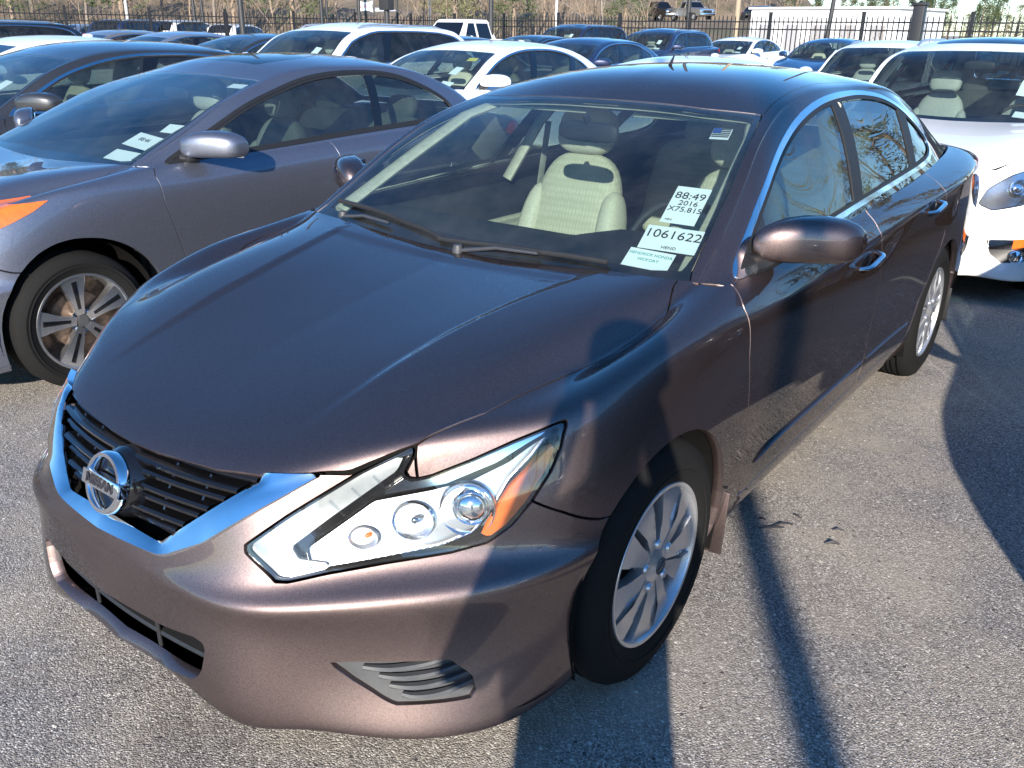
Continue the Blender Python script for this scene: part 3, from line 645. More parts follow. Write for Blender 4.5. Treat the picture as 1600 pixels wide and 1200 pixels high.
def interior(car,seatmat,trim,hw=.80,ydash=.36,zd=.935,yr=2.25,zs=.06,dash='dark_interior',door='beige_plastic',tub=True,wheel=True,ys=1.42):
    bm=bmesh.new()
    # dashboard: section in y,z swept across, with a hump over the instruments
    n=25; prof=[(-.10,-.02),(.08,.012),(.25,.016),(.38,.0),(.44,-.05),(.45,-.16),(.40,-.34)]
    rows=[]
    for i in range(n):
        x=-hw+.02+2*(hw-.02)*i/(n-1); h=.045*math.exp(-((x-.36)/.19)**4); yf=-.10*(1-(x/hw)**2)*.6
        rows.append([bm.verts.new((x,ydash+py+(yf if py<.1 else 0)+(.02*(h>.01) if py>.3 else 0),zd+pz+(h if .2<py<.45 and pz>-.06 else 0))) for py,pz in prof])
    for A,B in zip(rows,rows[1:]):
        for k in range(len(prof)-1): bm.faces.new((A[k],B[k],B[k+1],A[k+1]))
    bm_obj('dashboard',bm,dash,car,50)
    if wheel: steering(car,(.36,ydash+.60,zd-.06))
    for x in (.36,-.36): seat(car,x,ys,seatmat,trim,zs)
    # rear bench
    r=empty('rear_bench',(0,yr,zs)); r.parent=car
    bm=bmesh.new(); superellip(bm,(0,0,.42),(.62,.26,.09),6,28,10); bm_obj('cushion',bm,trim,r,60)
    R=Matrix.Rotation(math.radians(-22),3,'X'); bm=bmesh.new(); superellip(bm,(0,.33,.72),(.62,.08,.29),6,28,12,R); bm_obj('backrest',bm,seatmat,r,60)
    for x in (-.36,.36):
        bm=bmesh.new(); superellip(bm,(x,.44,1.04),(.13,.05,.08),3,18,10,R); bm_obj('headrest',bm,trim,r,60)
    for s in (1,-1):
        bm=bmesh.new(); bm_box(bm,(s*(hw-.015),1.45,.63),(.04,2.1,.60),.012); bm_obj('door_lining',bm,'dark_interior',car)
        bm=bmesh.new(); bm_box(bm,(s*(hw-.045),1.40,.68),(.03,1.9,.20),.012); bm_obj('door_insert',bm,door,car)
        bm=bmesh.new(); bm_box(bm,(s*(hw-.075),1.35,.74),(.07,.55,.05),.018); bm_obj('armrest',bm,door,car)
    if tub:
        bm=bmesh.new(); bm_box(bm,(0,1.6,.27),(1.5,2.6,.05)); bm_box(bm,(0,.40,.58),(1.5,.05,.62)); bm_box(bm,(0,2.95,.62),(1.4,.05,.72)); bm_obj('cabin_floor',bm,'dark_interior',car)
        bm=bmesh.new(); bm_box(bm,(0,2.95,1.0),(1.28,.5,.03),.01); bm_obj('parcel_shelf',bm,'dark_interior',car)
        bm=bmesh.new(); bm_box(bm,(0,1.1,.55),(.22,1.2,.28),.03); bm_obj('centre_console',bm,'dark_interior',car)
# ------------------------------------------------------------------ the brown sedan
hero=empty('sedan'); tag(hero,'dark brown metallic sedan with chrome V grille and numbered cards inside its windshield','sedan')
MU=[14,14,14,14,14,12,10,6,6,6,6,6,6,6,6,6,6,6]
HB,HG=surfaces(None,None,MU,[9]*8+[14]*4,14,10)
HP=shell(hero,HB,HG,'paint_brown',pillar='seal_rubber',crease=True)
FRONT=clip(HB,-.15-HB.R[:,1])
def fy(x,z):
    """front surface depth at x,z"""
    P=FRONT.V; d=(P[:,0]-abs(x))**2+(P[:,2]-z)**2; i=np.argsort(d)[:6]; w_=1/(d[i]+1e-7); return float((P[i,1]*w_).sum()/w_.sum())
def sideP(y,z):
    P=HB.V; m=P[:,0]>.6; P=P[m]; d=(P[:,1]-y)**2+(P[:,2]-z)**2; i=np.argsort(d)[:6]; w_=1/(d[i]+1e-7); return float((P[i,0]*w_).sum()/w_.sum())
liners(hero,(0,2.776),.56,.875); 
bm=bmesh.new(); bm_box(bm,(0,1.5,.22),(1.30,4.3,.05)); bm_obj('underbody',bm,'void_black',hero)
for y in (0,2.776):
    for s in (1,-1): add_wheel(hero,'cover',(s*.788,y,.325),s,spin=.5 if y==0 else 1.0)
# --- grille
gr=empty('grille'); gr.parent=hero
ch=outside(inside(FRONT,'xz',GRO,.002),'xz',GRI,0)
# the band leans: its outer edge stands proud so that it looks upwards
di=-sdp(GRI,ch.R[:,AX['xz']]); do=sdp(GRO,ch.R[:,AX['xz']]); k_=np.clip(di/(di+do+1e-6),0,1)
ch=renormal(Ms(ch.V+ch.N*(-.004+.018*k_**.8)[:,None],ch.R,ch.N,ch.F)); panel('chrome_surround',ch,'chrome',gr,.05,True)
bk=inside(FRONT,'xz',GRO,-.004); panel('grille_back',offset(bk,-.07),'void_black',gr,-.066,True)
FYC={}
def fys(z,hw):
    # smooth even polynomial through the surface depth at height z
    if z not in FYC:
        xs_=np.linspace(0,hw+.02,14); ys_=[fy(x,z) for x in xs_]; A=np.stack([xs_**0,xs_**2,xs_**4],1); FYC[z]=np.linalg.lstsq(A,np.array(ys_),rcond=None)[0]
    c=FYC[z]; return lambda x:float(c[0]+c[1]*x*x+c[2]*x**4)
def inter_x(z):    # half width of the opening at height z
    pts=[(.0,.579),(.181,.579),(.192,.585),(.304,.677),(.379,.738)]
    for (x0,z0),(x1,z1) in zip(pts,pts[1:]):
        if z0<=z<=z1 and z1>z0: return x0+(x1-x0)*(z-z0)/(z1-z0)
    return .37
for i,z in enumerate((.600,.622,.644,.666,.688,.710,.729)):
    hwid=inter_x(z)-.004; n=40; Y=fys(z,hwid); bm=bmesh.new(); rows=[]
    for k in range(n+1):
        x=-hwid+2*hwid*k/n; y=Y(x); dd=.010 if i%2 else .018
        stp=0
        rows.append([bm.verts.new((x,y+a+dd+stp,z+b)) for a,b in ((.006,.0065),(.0,.003),(.0,-.003),(.05,-.0075),(.05,.006))])
    for A,B in zip(rows,rows[1:]):
        for k in range(5): bm.faces.new((A[k],A[(k+1)%5],B[(k+1)%5],B[k]))
    bm_obj('slat',bm,'gloss_black',gr,25)
for x in (-.25,-.15,.15,.25):
    bm=bmesh.new(); z0=.60+max(0,abs(x)-.18)*.8; bm_tube(bm,[(x,fy(x,z)+.03,z) for z in (z0,.66,.72)],.004,6); bm_obj('grille_rib',bm,'gloss_black',gr)
# emblem: ring, bar and lettering on a black boss
em=empty('emblem',(0,fy(0,.66)-.012,.659)); em.parent=hero; em.rotation_euler=(math.radians(-18),0,0)
bm=bmesh.new(); bm_lathe(bm,[(0,.012),(.062,.012),(.078,.03),(.085,.06)],40,'y'); bm_obj('boss',bm,'gloss_black',em)
bm=bmesh.new(); bm_lathe(bm,[(.0705,.012),(.0705,-.004),(.066,-.010),(.058,-.010),(.053,-.004),(.053,.012)],56,'y'); bm_obj('ring',bm,'chrome',em,50)
bm=bmesh.new(); bm_box(bm,(0,-.004,0),(.146,.022,.034),.004); bm_obj('bar',bm,'chrome',em)
me=text_mesh('NISSAN',.0315,.001); o=link('lettering',me,'print_black',em); o.location=(0,-.0165,0); o.rotation_euler=(math.radians(90),0,0); o.scale=(1.02,1,1)
# --- lower intake and fog bezels
it=empty('lower_intake'); it.parent=hero
bk=inside(FRONT,'xz',INT,-.004); panel('intake_back',offset(bk,-.09),'void_black',it,-.086,True)
for z,dd in ((.325,.040),):
    bm=bmesh.new(); rows=[]; hw=.312; Y=fys(z,hw)
    for k in range(41):
        x=-hw+2*hw*k/40; y=Y(x)
        rows.append([bm.verts.new((x,y+a+dd,z+b)) for a,b in ((0,.006),(-.004,0),(0,-.008),(.04,-.012),(.04,.010))])
    for A,B in zip(rows,rows[1:]):
        for k in range(5): bm.faces.new((A[k],A[(k+1)%5],B[(k+1)%5],B[k]))
    bm_obj('vane',bm,'black_plastic',it,30)
for x in (-.13,.13):
    bm=bmesh.new(); bm_tube(bm,[(x,fy(x,.37)+.035,.385),(x,fy(x,.30)+.035,.29)],(.003,.008),6); bm_obj('strut',bm,'black_plastic',it)
for s in (1,-1):
    fb=inside(FRONT,'xz',FOG,-.003); o=panel('fog_bezel',offset(fb,-.020),'grey_plastic',hero,-.019,side=s)
    for j,(x0,x1,zz) in enumerate(((.60,.74,.352),(.625,.752,.330),(.645,.762,.308),(.668,.768,.288))):
        bm=bmesh.new(); pts=[]
        for k in range(13):
            t=k/12; x=x0+(x1-x0)*t; z=zz-.004*math.sin(t*3.1)+.012*t*t
            pts.append((s*x,fy(x,z)+.014-.006*math.sin(math.pi*t),z))
        bm_tube(bm,pts,[(.012*(.2+.8*math.sin(math.pi*min(1,.1+k/13))),.006) for k in range(13)],6); bm_obj('louvre',bm,'grey_plastic',o)
# --- headlights
DRL=[(.392,.614),(.447,.670),(.530,.743),(.588,.782),(.584,.748),(.560,.722),(.505,.664),(.462,.612),(.478,.588),(.530,.576),(.52,.566),(.468,.556),(.455,.557)]
CHR=[(.485,.606),(.560,.690),(.640,.705),(.700,.722),(.745,.752),(.785,.798),(.793,.804),(.778,.760),(.752,.715),(.742,.66),(.722,.610),(.680,.592),(.60,.582),(.50,.570)]
AMB=[(.804,.786),(.776,.735),(.757,.705),(.746,.66),(.728,.603),(.750,.603),(.780,.640),(.799,.69),(.806,.745)]
BRI=[(.60,.728),(.66,.742),(.735,.782),(.79,.818),(.786,.806),(.73,.752),(.66,.715),(.57,.70)]
for s in (1,-1):
    h=empty('headlight'); h.parent=hero
    hm=inside(FRONT,'xz',HL,.003)
    panel('lens',offset(hm,.001),'lens_clear',h,.004,side=s)
    panel('housing',offset(hm,-.05),'gloss_black',h,0,side=s)
    edge=clip(hm,.007-sd(hm,'xz',HL)); panel('bezel',offset(edge,-.004),'gloss_black',h,.05,side=s)
    m=inside(hm,'xz',DRL); panel('light_guide',offset(m,-.016),'drl_ribbed',h,.03,side=s)
    m=inside(hm,'xz',CHR); panel('reflector',offset(m,-.034),'lamp_silver',h,-.024,side=s)
    m=inside(hm,'xz',AMB); panel('side_marker',offset(m,-.006),'amber_lens',h,.03,side=s)
    m=inside(hm,'xz',BRI); panel('brow',offset(m,-.020),'reflector',h,.02,side=s)
    def hp(x,z,d): return Vector((s*x,fy(x,z)+d,z))
    R=Matrix.Rotation(math.radians(35*s),3,'Z')
    bm=bmesh.new(); bm_lathe(bm,[(.040,.02),(.043,-.004),(.039,-.010),(.034,-.006),(.033,.02)],36,'y'); bm.transform(Matrix.Translation(hp(.69,.655,.045))@R.to_4x4()); bm_obj('projector_ring',bm,'chrome',h)
    bm=bmesh.new(); superellip(bm,(0,0,0),(.033,.022,.033),2.0,24,14); bm.transform(Matrix.Translation(hp(.69,.655,.042))@R.to_4x4()); bm_obj('projector_lens',bm,'reflector',h,80)
    def bowl(x,z,r,dep,d,sq=1.0,nm='reflector_bowl',mat='reflector'):
        i=int(np.argmin((FRONT.V[:,0]-x)**2+(FRONT.V[:,2]-z)**2)); n=Vector(FRONT.N[i]); n=(n*.45+Vector((.25,-.85,.05))*.55).normalized(); n.x*=s
        bm=bmesh.new(); bm_lathe(bm,[(.0,-dep),(r*.3,-dep*.9),(r*.6,-dep*.62),(r*.85,-dep*.27),(r,0),(r*1.06,.003),(r*1.12,-.004)],40,'z')
        M=n.to_track_quat('Z','Y').to_matrix(); bm.transform(Matrix.Translation(hp(x,z,d))@M.to_4x4()@Matrix.Diagonal((1,sq,1,1))); return bm_obj(nm,bm,mat,h,50),n
    bowl(.69,.655,.056,.05,.030); o_,n_=bowl(.615,.640,.042,.05,.030,.9); bowl(.548,.612,.030,.03,.034,.75,mat='lamp_silver')
    bm=bmesh.new(); superellip(bm,hp(.615,.640,.045),(.009,.018,.009),2.4); bm_obj('high_beam_bulb',bm,'reflector_soft',h,60)
    bm=bmesh.new(); superellip(bm,hp(.548,.612,.050),(.006,.010,.006),2.2); bm_obj('turn_bulb',bm,'amber_lens',h,60)
    for k in range(5):      # ribs of the light guide
        t=.12+.17*k; x=.42+(.575-.42)*t; z=.635+(.765-.635)*t
        bm=bmesh.new(); bm_tube(bm,[hp(x,z,.010),hp(x+.028,z-.030,.010)],.0022,6); bm_obj('guide_rib',bm,'lens_clear',h)
# --- door mirrors
for s in (1,-1): door_mirror(hero,s,(.93,.70,1.037),'paint_brown',(.80,.56,.985))
# --- door handles
def handle(y0,y1,z0,z1,s,par):
    pts=[];n=11
    for k in range(n):
        t=k/(n-1); y=y0+(y1-y0)*t; z=z0+(z1-z0)*t; pts.append((s*(sideP(y,z)+.003+.032*min(1,math.sin(math.pi*t)*2.2)**.6),y,z))
    bm=bmesh.new(); bm_tube(bm,pts,[(.011,.007) if 0<k<n-1 else (.009,.006) for k in range(n)],10); o=bm_obj('handle',bm,'chrome',par,60)
    bm=bmesh.new(); ym,zm=(y0+y1)/2,(z0+z1)/2; superellip(bm,(s*(sideP(ym,zm)-.001),ym,zm-.004),(.003,.062,.032),2.3,24,10); bm_obj('handle_cup',bm,'gloss_black',o,60)
for s in (1,-1):
    handle(1.29,1.49,.845,.868,s,HP[('front_door',s)]); handle(2.18,2.37,.905,.927,s,HP[('rear_door',s)])
    # lower door moulding
    for (a,b,n) in ((.60,1.66,'front_door'),(1.71,2.30,'rear_door')):
        bm=bmesh.new(); pts=[]
        for k in range(17):
            y=a+(b-a)*k/16; z=.375+(.02*min(1,(y-.6)/.1)) - .0*y; pts.append((s*(sideP(y,z)+.002),y,z))
        bm_tube(bm,pts,[(.008,.004) if 0<k<16 else (.003,.002) for k in range(17)],8); bm_obj('door_moulding',bm,'paint_brown',HP[(n,s)],60)
    bm=bmesh.new(); bm_box(bm,(s*.80,.405,.255),(.19,.008,.20),.003,Matrix.Rotation(math.radians(-6),3,'X')); bm_obj('mud_flap',bm,'paint_brown',hero)
    bm=bmesh.new(); bm_box(bm,(s*.80,3.18,.27),(.19,.008,.18),.003); bm_obj('mud_flap',bm,'black_plastic',hero)
# --- cowl, wipers, antenna, number cards
bm=bmesh.new(); rows=[]
for k in range(41):
    x=-.74+1.48*k/40; yb=.27+.09*(abs(x)/.74)**2; rows.append([bm.verts.new((x,yb-.07,.925+.012*(abs(x)/.74))),bm.verts.new((x,yb-.01,.935+.012*abs(x)/.74)),bm.verts.new((x,yb+.09,.945+.02*abs(x)/.74))])
for A,B in zip(rows,rows[1:]):
    for k in (0,1): bm.faces.new((A[k],B[k],B[k+1],A[k+1]))
bm_obj('cowl_cover',bm,'black_plastic',hero)
GHT=HG
def wsP(x,y,d=.0):
    P=GHT.V; q=(P[:,0]-abs(x))**2+(P[:,1]-y)**2; i=np.argsort(q)[:5]; w_=1/(q[i]+1e-7); w_/=w_.sum()
    z=float((P[i,2]*w_).sum()); n=(GHT.N[i]*w_[:,None]).sum(0); n/=np.linalg.norm(n)
    nn=Vector((n[0]*(1 if x>=0 else -1),n[1],n[2])); return Vector((x,y,z))+nn*d,nn
def wiper(pivot,tip,blade0,blade1):
    w_=empty('wiper',pivot); w_.parent=hero; iv=Vector(pivot)
    bm=bmesh.new(); mid=(Vector(pivot)+Vector(tip))/2+Vector((0,0,.012)); bm_tube(bm,[Vector(pivot)-iv,mid-iv,Vector(tip)-iv],[(.012,.007),(.009,.006),(.006,.005)],8); bm_obj('wiper_arm',bm,'wiper_grey',w_)
    bm=bmesh.new(); bm_lathe(bm,[(0,.02),(.014,.018),(.018,0),(.018,-.02)],16,'z'); bm_obj('wiper_pivot',bm,'wiper_grey',w_)
    bm=bmesh.new(); bm_tube(bm,[p-iv for p in (wsP(blade0[0]+(blade1[0]-blade0[0])*k/14,blade0[1]+(blade1[1]-blade0[1])*k/14,.012)[0] for k in range(15))],(.006,.009),8); bm_obj('wiper_blade',bm,'black_plastic',w_)
wiper((-.60,.345,.972),tuple(wsP(-.34,.312,.018)[0]),(-.66,.392),(-.08,.296))
wiper((.0,.262,.958),tuple(wsP(.28,.30,.018)[0]),(-.10,.292),(.50,.325))
bm=bmesh.new(); bm_tube(bm,[(0,1.56,1.462),(0,1.59,1.50)],[.008,.003],8); bm_obj('roof_antenna',bm,'black_plastic',hero)
def card(name,x,y,w_,h_,rot,lines,lab):
    """paper card standing inside the windshield, turned to face out through it"""
    p,n=wsP(x,y,-.012); up=Vector((0,0,1)); r=up.cross(n).normalized(); u=n.cross(r)
    a=math.radians(rot); r,u=r*math.cos(a)+u*math.sin(a),-r*math.sin(a)+u*math.cos(a)
    M=Matrix(((r.x,u.x,n.x,p.x),(r.y,u.y,n.y,p.y),(r.z,u.z,n.z,p.z),(0,0,0,1)))
    bm=bmesh.new(); bm_box(bm,(0,0,0),(w_,h_,.0006)); bm.transform(M); o=bm_obj(name,bm,'paper_white',hero); o['label']=lab
    for t,sz,dx,dy,mt in lines:
        me=text_mesh(t,sz); me.transform(M@Matrix.Translation((dx,dy,.0009))); link('lettering',me,mt,o)
    return o

card('price_card',.589,.592,.104,.163,-3,[('88:49',.042,0,.040,'print_black'),('2016',.030,.004,.008,'print_black'),('X75.815',.030,.003,-.020,'print_black'),('HEN',.011,-.03,-.068,'print_black')],'white card with large printed digits inside the windshield')
card('stock_card',.617,.468,.177,.098,-2,[('1061622',.048,-.004,.016,'print_black'),('HEND',.016,.0,-.036,'print_black')],'white card printed 1061622 inside the windshield')
card('dealer_card',.589,.384,.137,.073,-4,[('HENDRICK HONDA',.0145,0,.018,'print_teal'),('HICKORY',.0145,0,-.003,'print_teal')],'small white card with teal print low in the windshield')
fl=card('flag_sticker',.521,.94,.06,.075,0,[],'small flag decal at the top corner of the windshield')
fp,fn=wsP(.521,.94,-.010); fr_=Vector((0,0,1)).cross(fn).normalized(); fu=fn.cross(fr_); FM=Matrix(((fr_.x,fu.x,fn.x,fp.x),(fr_.y,fu.y,fn.y,fp.y),(fr_.z,fu.z,fn.z,fp.z),(0,0,0,1)))
bm=bmesh.new()
for k in range(5): bm_box(bm,(0.0 if k<2 else .012*0,.030-.0125*k-.002,.0006),(.056,.006,.0006))
bm.transform(FM); bm_obj('stripe',bm,'grey_plastic',fl)
bm=bmesh.new(); bm_box(bm,(-.015,.017,.0012),(.026,.036,.0006)); bm.transform(FM); bm_obj('canton',bm,'print_blue',fl)
interior(hero,'beige_fabric','beige_leather',.80,.40,.93,2.3,.06,ys=1.16)
# belts, pillar trim, inner mirror
for s in (1,-1):
    bm=bmesh.new(); bm_tube(bm,[(s*.66,1.68,1.20),(s*.67,1.62,.85),(s*.68,1.58,.45)],(.024,.002),8); bm_obj('seat_belt',bm,'belt_grey',hero)
    bm=bmesh.new(); bm_tube(bm,[(s*.70,.42,.97),(s*.655,.72,1.12),(s*.60,1.02,1.27),(s*.55,1.15,1.31)],(.035,.016),10); bm_obj('pillar_lining',bm,'beige_plastic',hero)
    bm=bmesh.new(); bm_tube(bm,[(s*.76,1.50,.95),(s*.67,1.62,1.2),(s*.59,1.72,1.34)],(.05,.02),10); bm_obj('pillar_lining',bm,'beige_plastic',hero)
    bm=bmesh.new(); bm_box(bm,(s*.30,1.19,1.335),(.40,.16,.012),.004,Matrix.Rotation(math.radians(20),3,'X')); bm_obj('sun_visor',bm,'beige_plastic',hero)
hl_=outside(inside(HG,'xy',ROOF,.0),'xy',[(-9,-9),(-8,-9),(-8,-8)],0); panel('headliner',Ms(hl_.V-hl_.N*.035,hl_.R,-hl_.N,[f[::-1] for f in hl_.F]),'beige_plastic',hero,0,True)
im=empty('inner_mirror',(0,.98,1.255)); im.parent=hero
bm=bmesh.new(); superellip(bm,(0,0,0),(.125,.018,.036),3.5,24,10); bm_obj('mirror_case',bm,'dark_interior',im,60)
bm=bmesh.new(); bm_tube(bm,[(0,0,.02),(0,-.02,.055)],.012,8); bm_obj('mirror_stem',bm,'dark_interior',im)
# ------------------------------------------------------------------ the other vehicles
def mk_warp(yb,yg,zz,xs,blunt=0,zg=None):
    Y0,Y1=zip(*yb); G0,G1=zip(*yg); Z0,Z1=zip(*zz)
    def wb(A):
        B=A.copy(); B[...,1]=np.interp(A[...,1],Y0,Y1)-blunt*np.where(A[...,1]<-.25,(A[...,0]/.8)**2*np.clip((-.25-A[...,1])/.3,0,1),0)
        B[...,2]=np.interp(A[...,2],Z0,Z1); B[...,0]=A[...,0]*xs; return B
    def wg(A):
        B=A.copy(); B[...,1]=np.interp(A[...,1],G0,G1); B[...,2]=np.interp(A[...,2],*zip(*(zg or zz))); B[...,0]=A[...,0]*xs; return B
    return wb,wg
ID=[(-2,-2),(6,6)]
TYPES={
 'sedan':dict(yb=[(-.98,-.93),(0,0),(2.776,2.78),(3.95,3.88)],yg=ID,zz=[(0,0),(.2,.2),(.95,.96),(1.47,1.46)],xs=1.0,blunt=.10,wb=2.78,R=.325),
 'fastback':dict(yb=[(-.98,-.90),(0,0),(2.776,2.82),(3.95,3.90)],yg=[(.26,.22),(1.06,1.08),(2.43,2.45),(3.24,3.38)],zz=[(0,0),(.2,.2),(.95,.97),(1.1,1.09),(1.47,1.44)],xs=1.01,blunt=.08,wb=2.82,R=.335),
 'coupe':dict(yb=[(-.98,-.86),(-.5,-.45),(0,0),(.3,.36),(1.4,1.44),(2.776,2.70),(3.25,3.12),(3.95,3.62)],yg=[(.26,.30),(1.06,1.28),(1.7,1.84),(2.43,2.42),(3.24,3.14)],zz=[(0,0),(.2,.19),(.74,.76),(.95,.95),(1.02,1.0),(1.47,1.435)],xs=.972,blunt=.06,wb=2.70,R=.318),
 'suv':dict(yb=[(-.98,-.98),(-.5,-.52),(0,0),(.27,.30),(1.5,1.62),(2.776,3.02),(3.1,3.42),(3.25,3.86),(3.95,4.12)],yg=[(.26,.30),(1.06,1.10),(1.7,1.78),(2.43,3.38),(2.73,3.62),(3.24,3.92)],zz=[(0,0),(.2,.27),(.56,.68),(.735,.95),(.95,1.16),(1.08,1.27)],zg=[(.9,1.11),(.95,1.16),(1.08,1.25),(1.19,1.47),(1.26,1.56),(1.345,1.645),(1.44,1.73),(1.47,1.765)],xs=1.08,blunt=.16,wb=3.02,R=.37),
 'crossover':dict(yb=[(-.98,-.92),(-.5,-.48),(0,0),(.27,.28),(1.5,1.5),(2.776,2.70),(3.1,3.05),(3.25,3.42),(3.95,3.66)],yg=[(.26,.28),(1.06,1.08),(1.7,1.65),(2.43,2.92),(2.73,3.15),(3.24,3.46)],zz=[(0,0),(.2,.25),(.56,.64),(.735,.88),(.95,1.09),(1.08,1.19)],zg=[(.9,1.04),(.95,1.09),(1.08,1.18),(1.19,1.36),(1.26,1.44),(1.345,1.53),(1.44,1.61),(1.47,1.645)],xs=1.03,blunt=.14,wb=2.70,R=.35),
}
HL2=[(.47,.60),(.50,.66),(.60,.72),(.72,.765),(.82,.80),(.835,.77),(.825,.70),(.79,.64),(.70,.60),(.55,.575)]
FOG2=[(.56,.42),(.70,.425),(.83,.44),(.83,.36),(.79,.30),(.66,.29),(.59,.34)]
GR2=[(-.1,.56),(.30,.56),(.40,.60),(.44,.70),(.42,.728),(-.1,.722)]
TEMPL={}
SUVDLO=[(.425,.968),(.611,1.07),(.738,1.144),(.931,1.232),(1.157,1.295),(1.368,1.335),(1.603,1.358),(1.852,1.362),(2.099,1.357),(2.308,1.34),(2.50,1.30),(2.66,1.245),(2.78,1.18),(2.83,1.11),(2.82,1.075),(2.72,1.062),(2.612,1.05),(1.988,1.032),(1.559,1.02),(1.204,1.005),(.80,.985),(.52,.968)]
def build_template(kind,full,dens):
    T=TYPES[kind]; wb,wg=mk_warp(T['yb'],T['yg'],T['zz'],T['xs'],T['blunt'],T.get('zg'))
    car=empty('car'); B,G=surfaces(wb,wg,dens[0],dens[1],dens[2],dens[2])
    kw={}
    if kind=='coupe':
        kw=dict(bpil=[(2.02,1.40),(1.83,.98),(1.90,.98),(2.11,1.40)],qpil=None,trim='seal_rubber',sunroof=[(-.1,1.25),(.36,1.28),(.38,1.45),(.36,1.72),(-.1,1.76)],
          hl=[(.47,.60),(.50,.66),(.60,.72),(.70,.765),(.80,.835),(.83,.845),(.845,.80),(.84,.74),(.80,.66),(.70,.60),(.55,.575)])
    elif kind in('suv','crossover'):
        kw=dict(dlo=SUVDLO,hl=HL2,rearglass='privacy_glass',rearside='privacy_glass',trim='chrome' if kind=='crossover' else 'seal_rubber')
        if kind=='suv': kw['sunroof']=[(-.1,1.22),(.40,1.25),(.41,1.5),(.40,1.78),(-.1,1.80)]
    else: kw=dict(hl=HL2,rearglass='side_glass')
    if kind!='coupe' and 'hl' not in kw: kw['hl']=HL2
    shell(car,B,G,'paint_white',gro=GR2,fog=FOG2,intk=INT,**kw)
    F=clip(B,-.1-B.R[:,1]); hl=kw['hl']
    for s in (1,-1):
        h=empty('headlight'); h.parent=car; hm=inside(F,'xz',hl,.002)
        panel('lens',offset(hm,.0),'lens_clear',h,.0,side=s); panel('housing',offset(hm,-.05),'reflector_soft' if kind!='coupe' else 'gloss_black',h,-.046,side=s)
        if kind=='coupe':
            FF=clip(B,np.minimum(B.R[:,0]-.6,.2-B.R[:,1])); m=inside(FF,'yz',[(-.06,.875),(-.12,.870),(-.28,.862),(-.45,.83),(-.45,.72),(-.28,.775),(-.14,.83)]); panel('side_marker',offset(m,.003),'amber_lens',h,.006,side=s)
            m=inside(F,'xz',[(.55,.60),(.72,.62),(.79,.68),(.80,.74),(.70,.73),(.58,.68)]); panel('reflector',offset(m,-.03),'reflector',h,.02,side=s)
        else:
            i=np.argmin((F.R[:,0]-.66)**2+(F.R[:,2]-.67)**2); p=Vector(F.V[i]); n=Vector(F.N[i]); p.x*=s; n.x*=s
            bm=bmesh.new(); bm_lathe(bm,[(.060,0),(.062,.02),(.052,.022),(.045,.0)],28,'z'); superellip(bm,(0,0,-.01),(.045,.045,.02),2,20,10)
            bm.transform(Matrix.Translation(p-n*.045)@n.to_track_quat('Z','Y').to_matrix().to_4x4()); bm_obj('projector',bm,'chrome',h)
            m=inside(F,'xz',[(.76,.70),(.82,.79),(.835,.77),(.825,.70),(.79,.65)]); panel('side_marker',offset(m,-.012),'amber_lens',h,.02,side=s)
        f=inside(F,'xz',FOG2,-.004); f=panel('fog_recess',offset(f,-.025),'black_plastic',car,-.024,side=s)
        if full:
            m=inside(F,'xz',[(.57,.418),(.70,.422),(.82,.436),(.82,.39),(.70,.372),(.585,.365)]); m2=inside(m,'xz',[(.50,.30),(.70,.30),(.70,.5),(.50,.5)]); m3=outside(m,'xz',[(.50,.30),(.70,.30),(.70,.5),(.50,.5)])
            panel('turn_signal',offset(m3,-.004),'amber_lens',f,.02,side=s); panel('running_light',offset(m2,-.004),'reflector',f,.02,side=s)
            i=np.argmin((F.R[:,0]-.73)**2+(F.R[:,2]-.335)**2); p=Vector(F.V[i]); n=Vector(F.N[i]); p.x*=s; n.x*=s
            bm=bmesh.new(); bm_lathe(bm,[(0,.004),(.03,.0),(.040,-.002),(.044,.010),(.05,.004),(.05,-.02)],28,'z'); bm.transform(Matrix.Translation(p-n*.012)@n.to_track_quat('Z','Y').to_matrix().to_4x4()); bm_obj('fog_lamp',bm,'chrome',f)
    m=inside(F,'xz',GR2,-.004); panel('grille',offset(m,-.03),'black_plastic',car,-.03,True)
    m=inside(F,'xz',INT,-.004); panel('lower_intake',offset(m,-.03),'black_plastic',car,-.03,True)
    zc=float(np.interp(.955,*zip(*T['zz']))); yc=float(np.interp(.26,*zip(*T['yg']))); zb=float(np.interp(1.0,*zip(*(T.get('zg') or T['zz'])))); xs=T['xs']
    ym=float(np.interp(.62,*zip(*T['yg'])))
    for s in (1,-1): door_mirror(car,s,(.955*xs,ym,zb+.05),'paint_white',(.80*xs,ym-.06,zb-.005),1.0 if kind not in('suv',) else 1.15)
    liners(car,(0,T['wb']),.56*xs,.87*xs,T['R'],.378*(1 if kind not in('suv','crossover') else 1.1))
    for y in (0,T['wb']):
        for s in (1,-1): add_wheel(car,'coupe' if kind in('coupe','suv') else 'cover',(s*.785*xs,y,T['R']),s,T['R'],.225,T['R']-(.092 if kind=='coupe' else .115),spin=.3 if kind!='coupe' else .1)
    bm=bmesh.new(); bm_box(bm,(0,T['wb']/2+.05,.25),(1.28,T['wb']+1.4,.06)); bm_obj('underbody',bm,'void_black',car)
    dz=zb-1.0
    interior(car,*(('grey_leather','grey_leather') if kind!='sedan' else ('beige_leather','beige_leather')),.80*xs,yc+.14,zc-.025,T['wb']-.5,.06+dz,door='grey_leather' if kind!='sedan' else 'beige_plastic',wheel=full,ys=1.25)
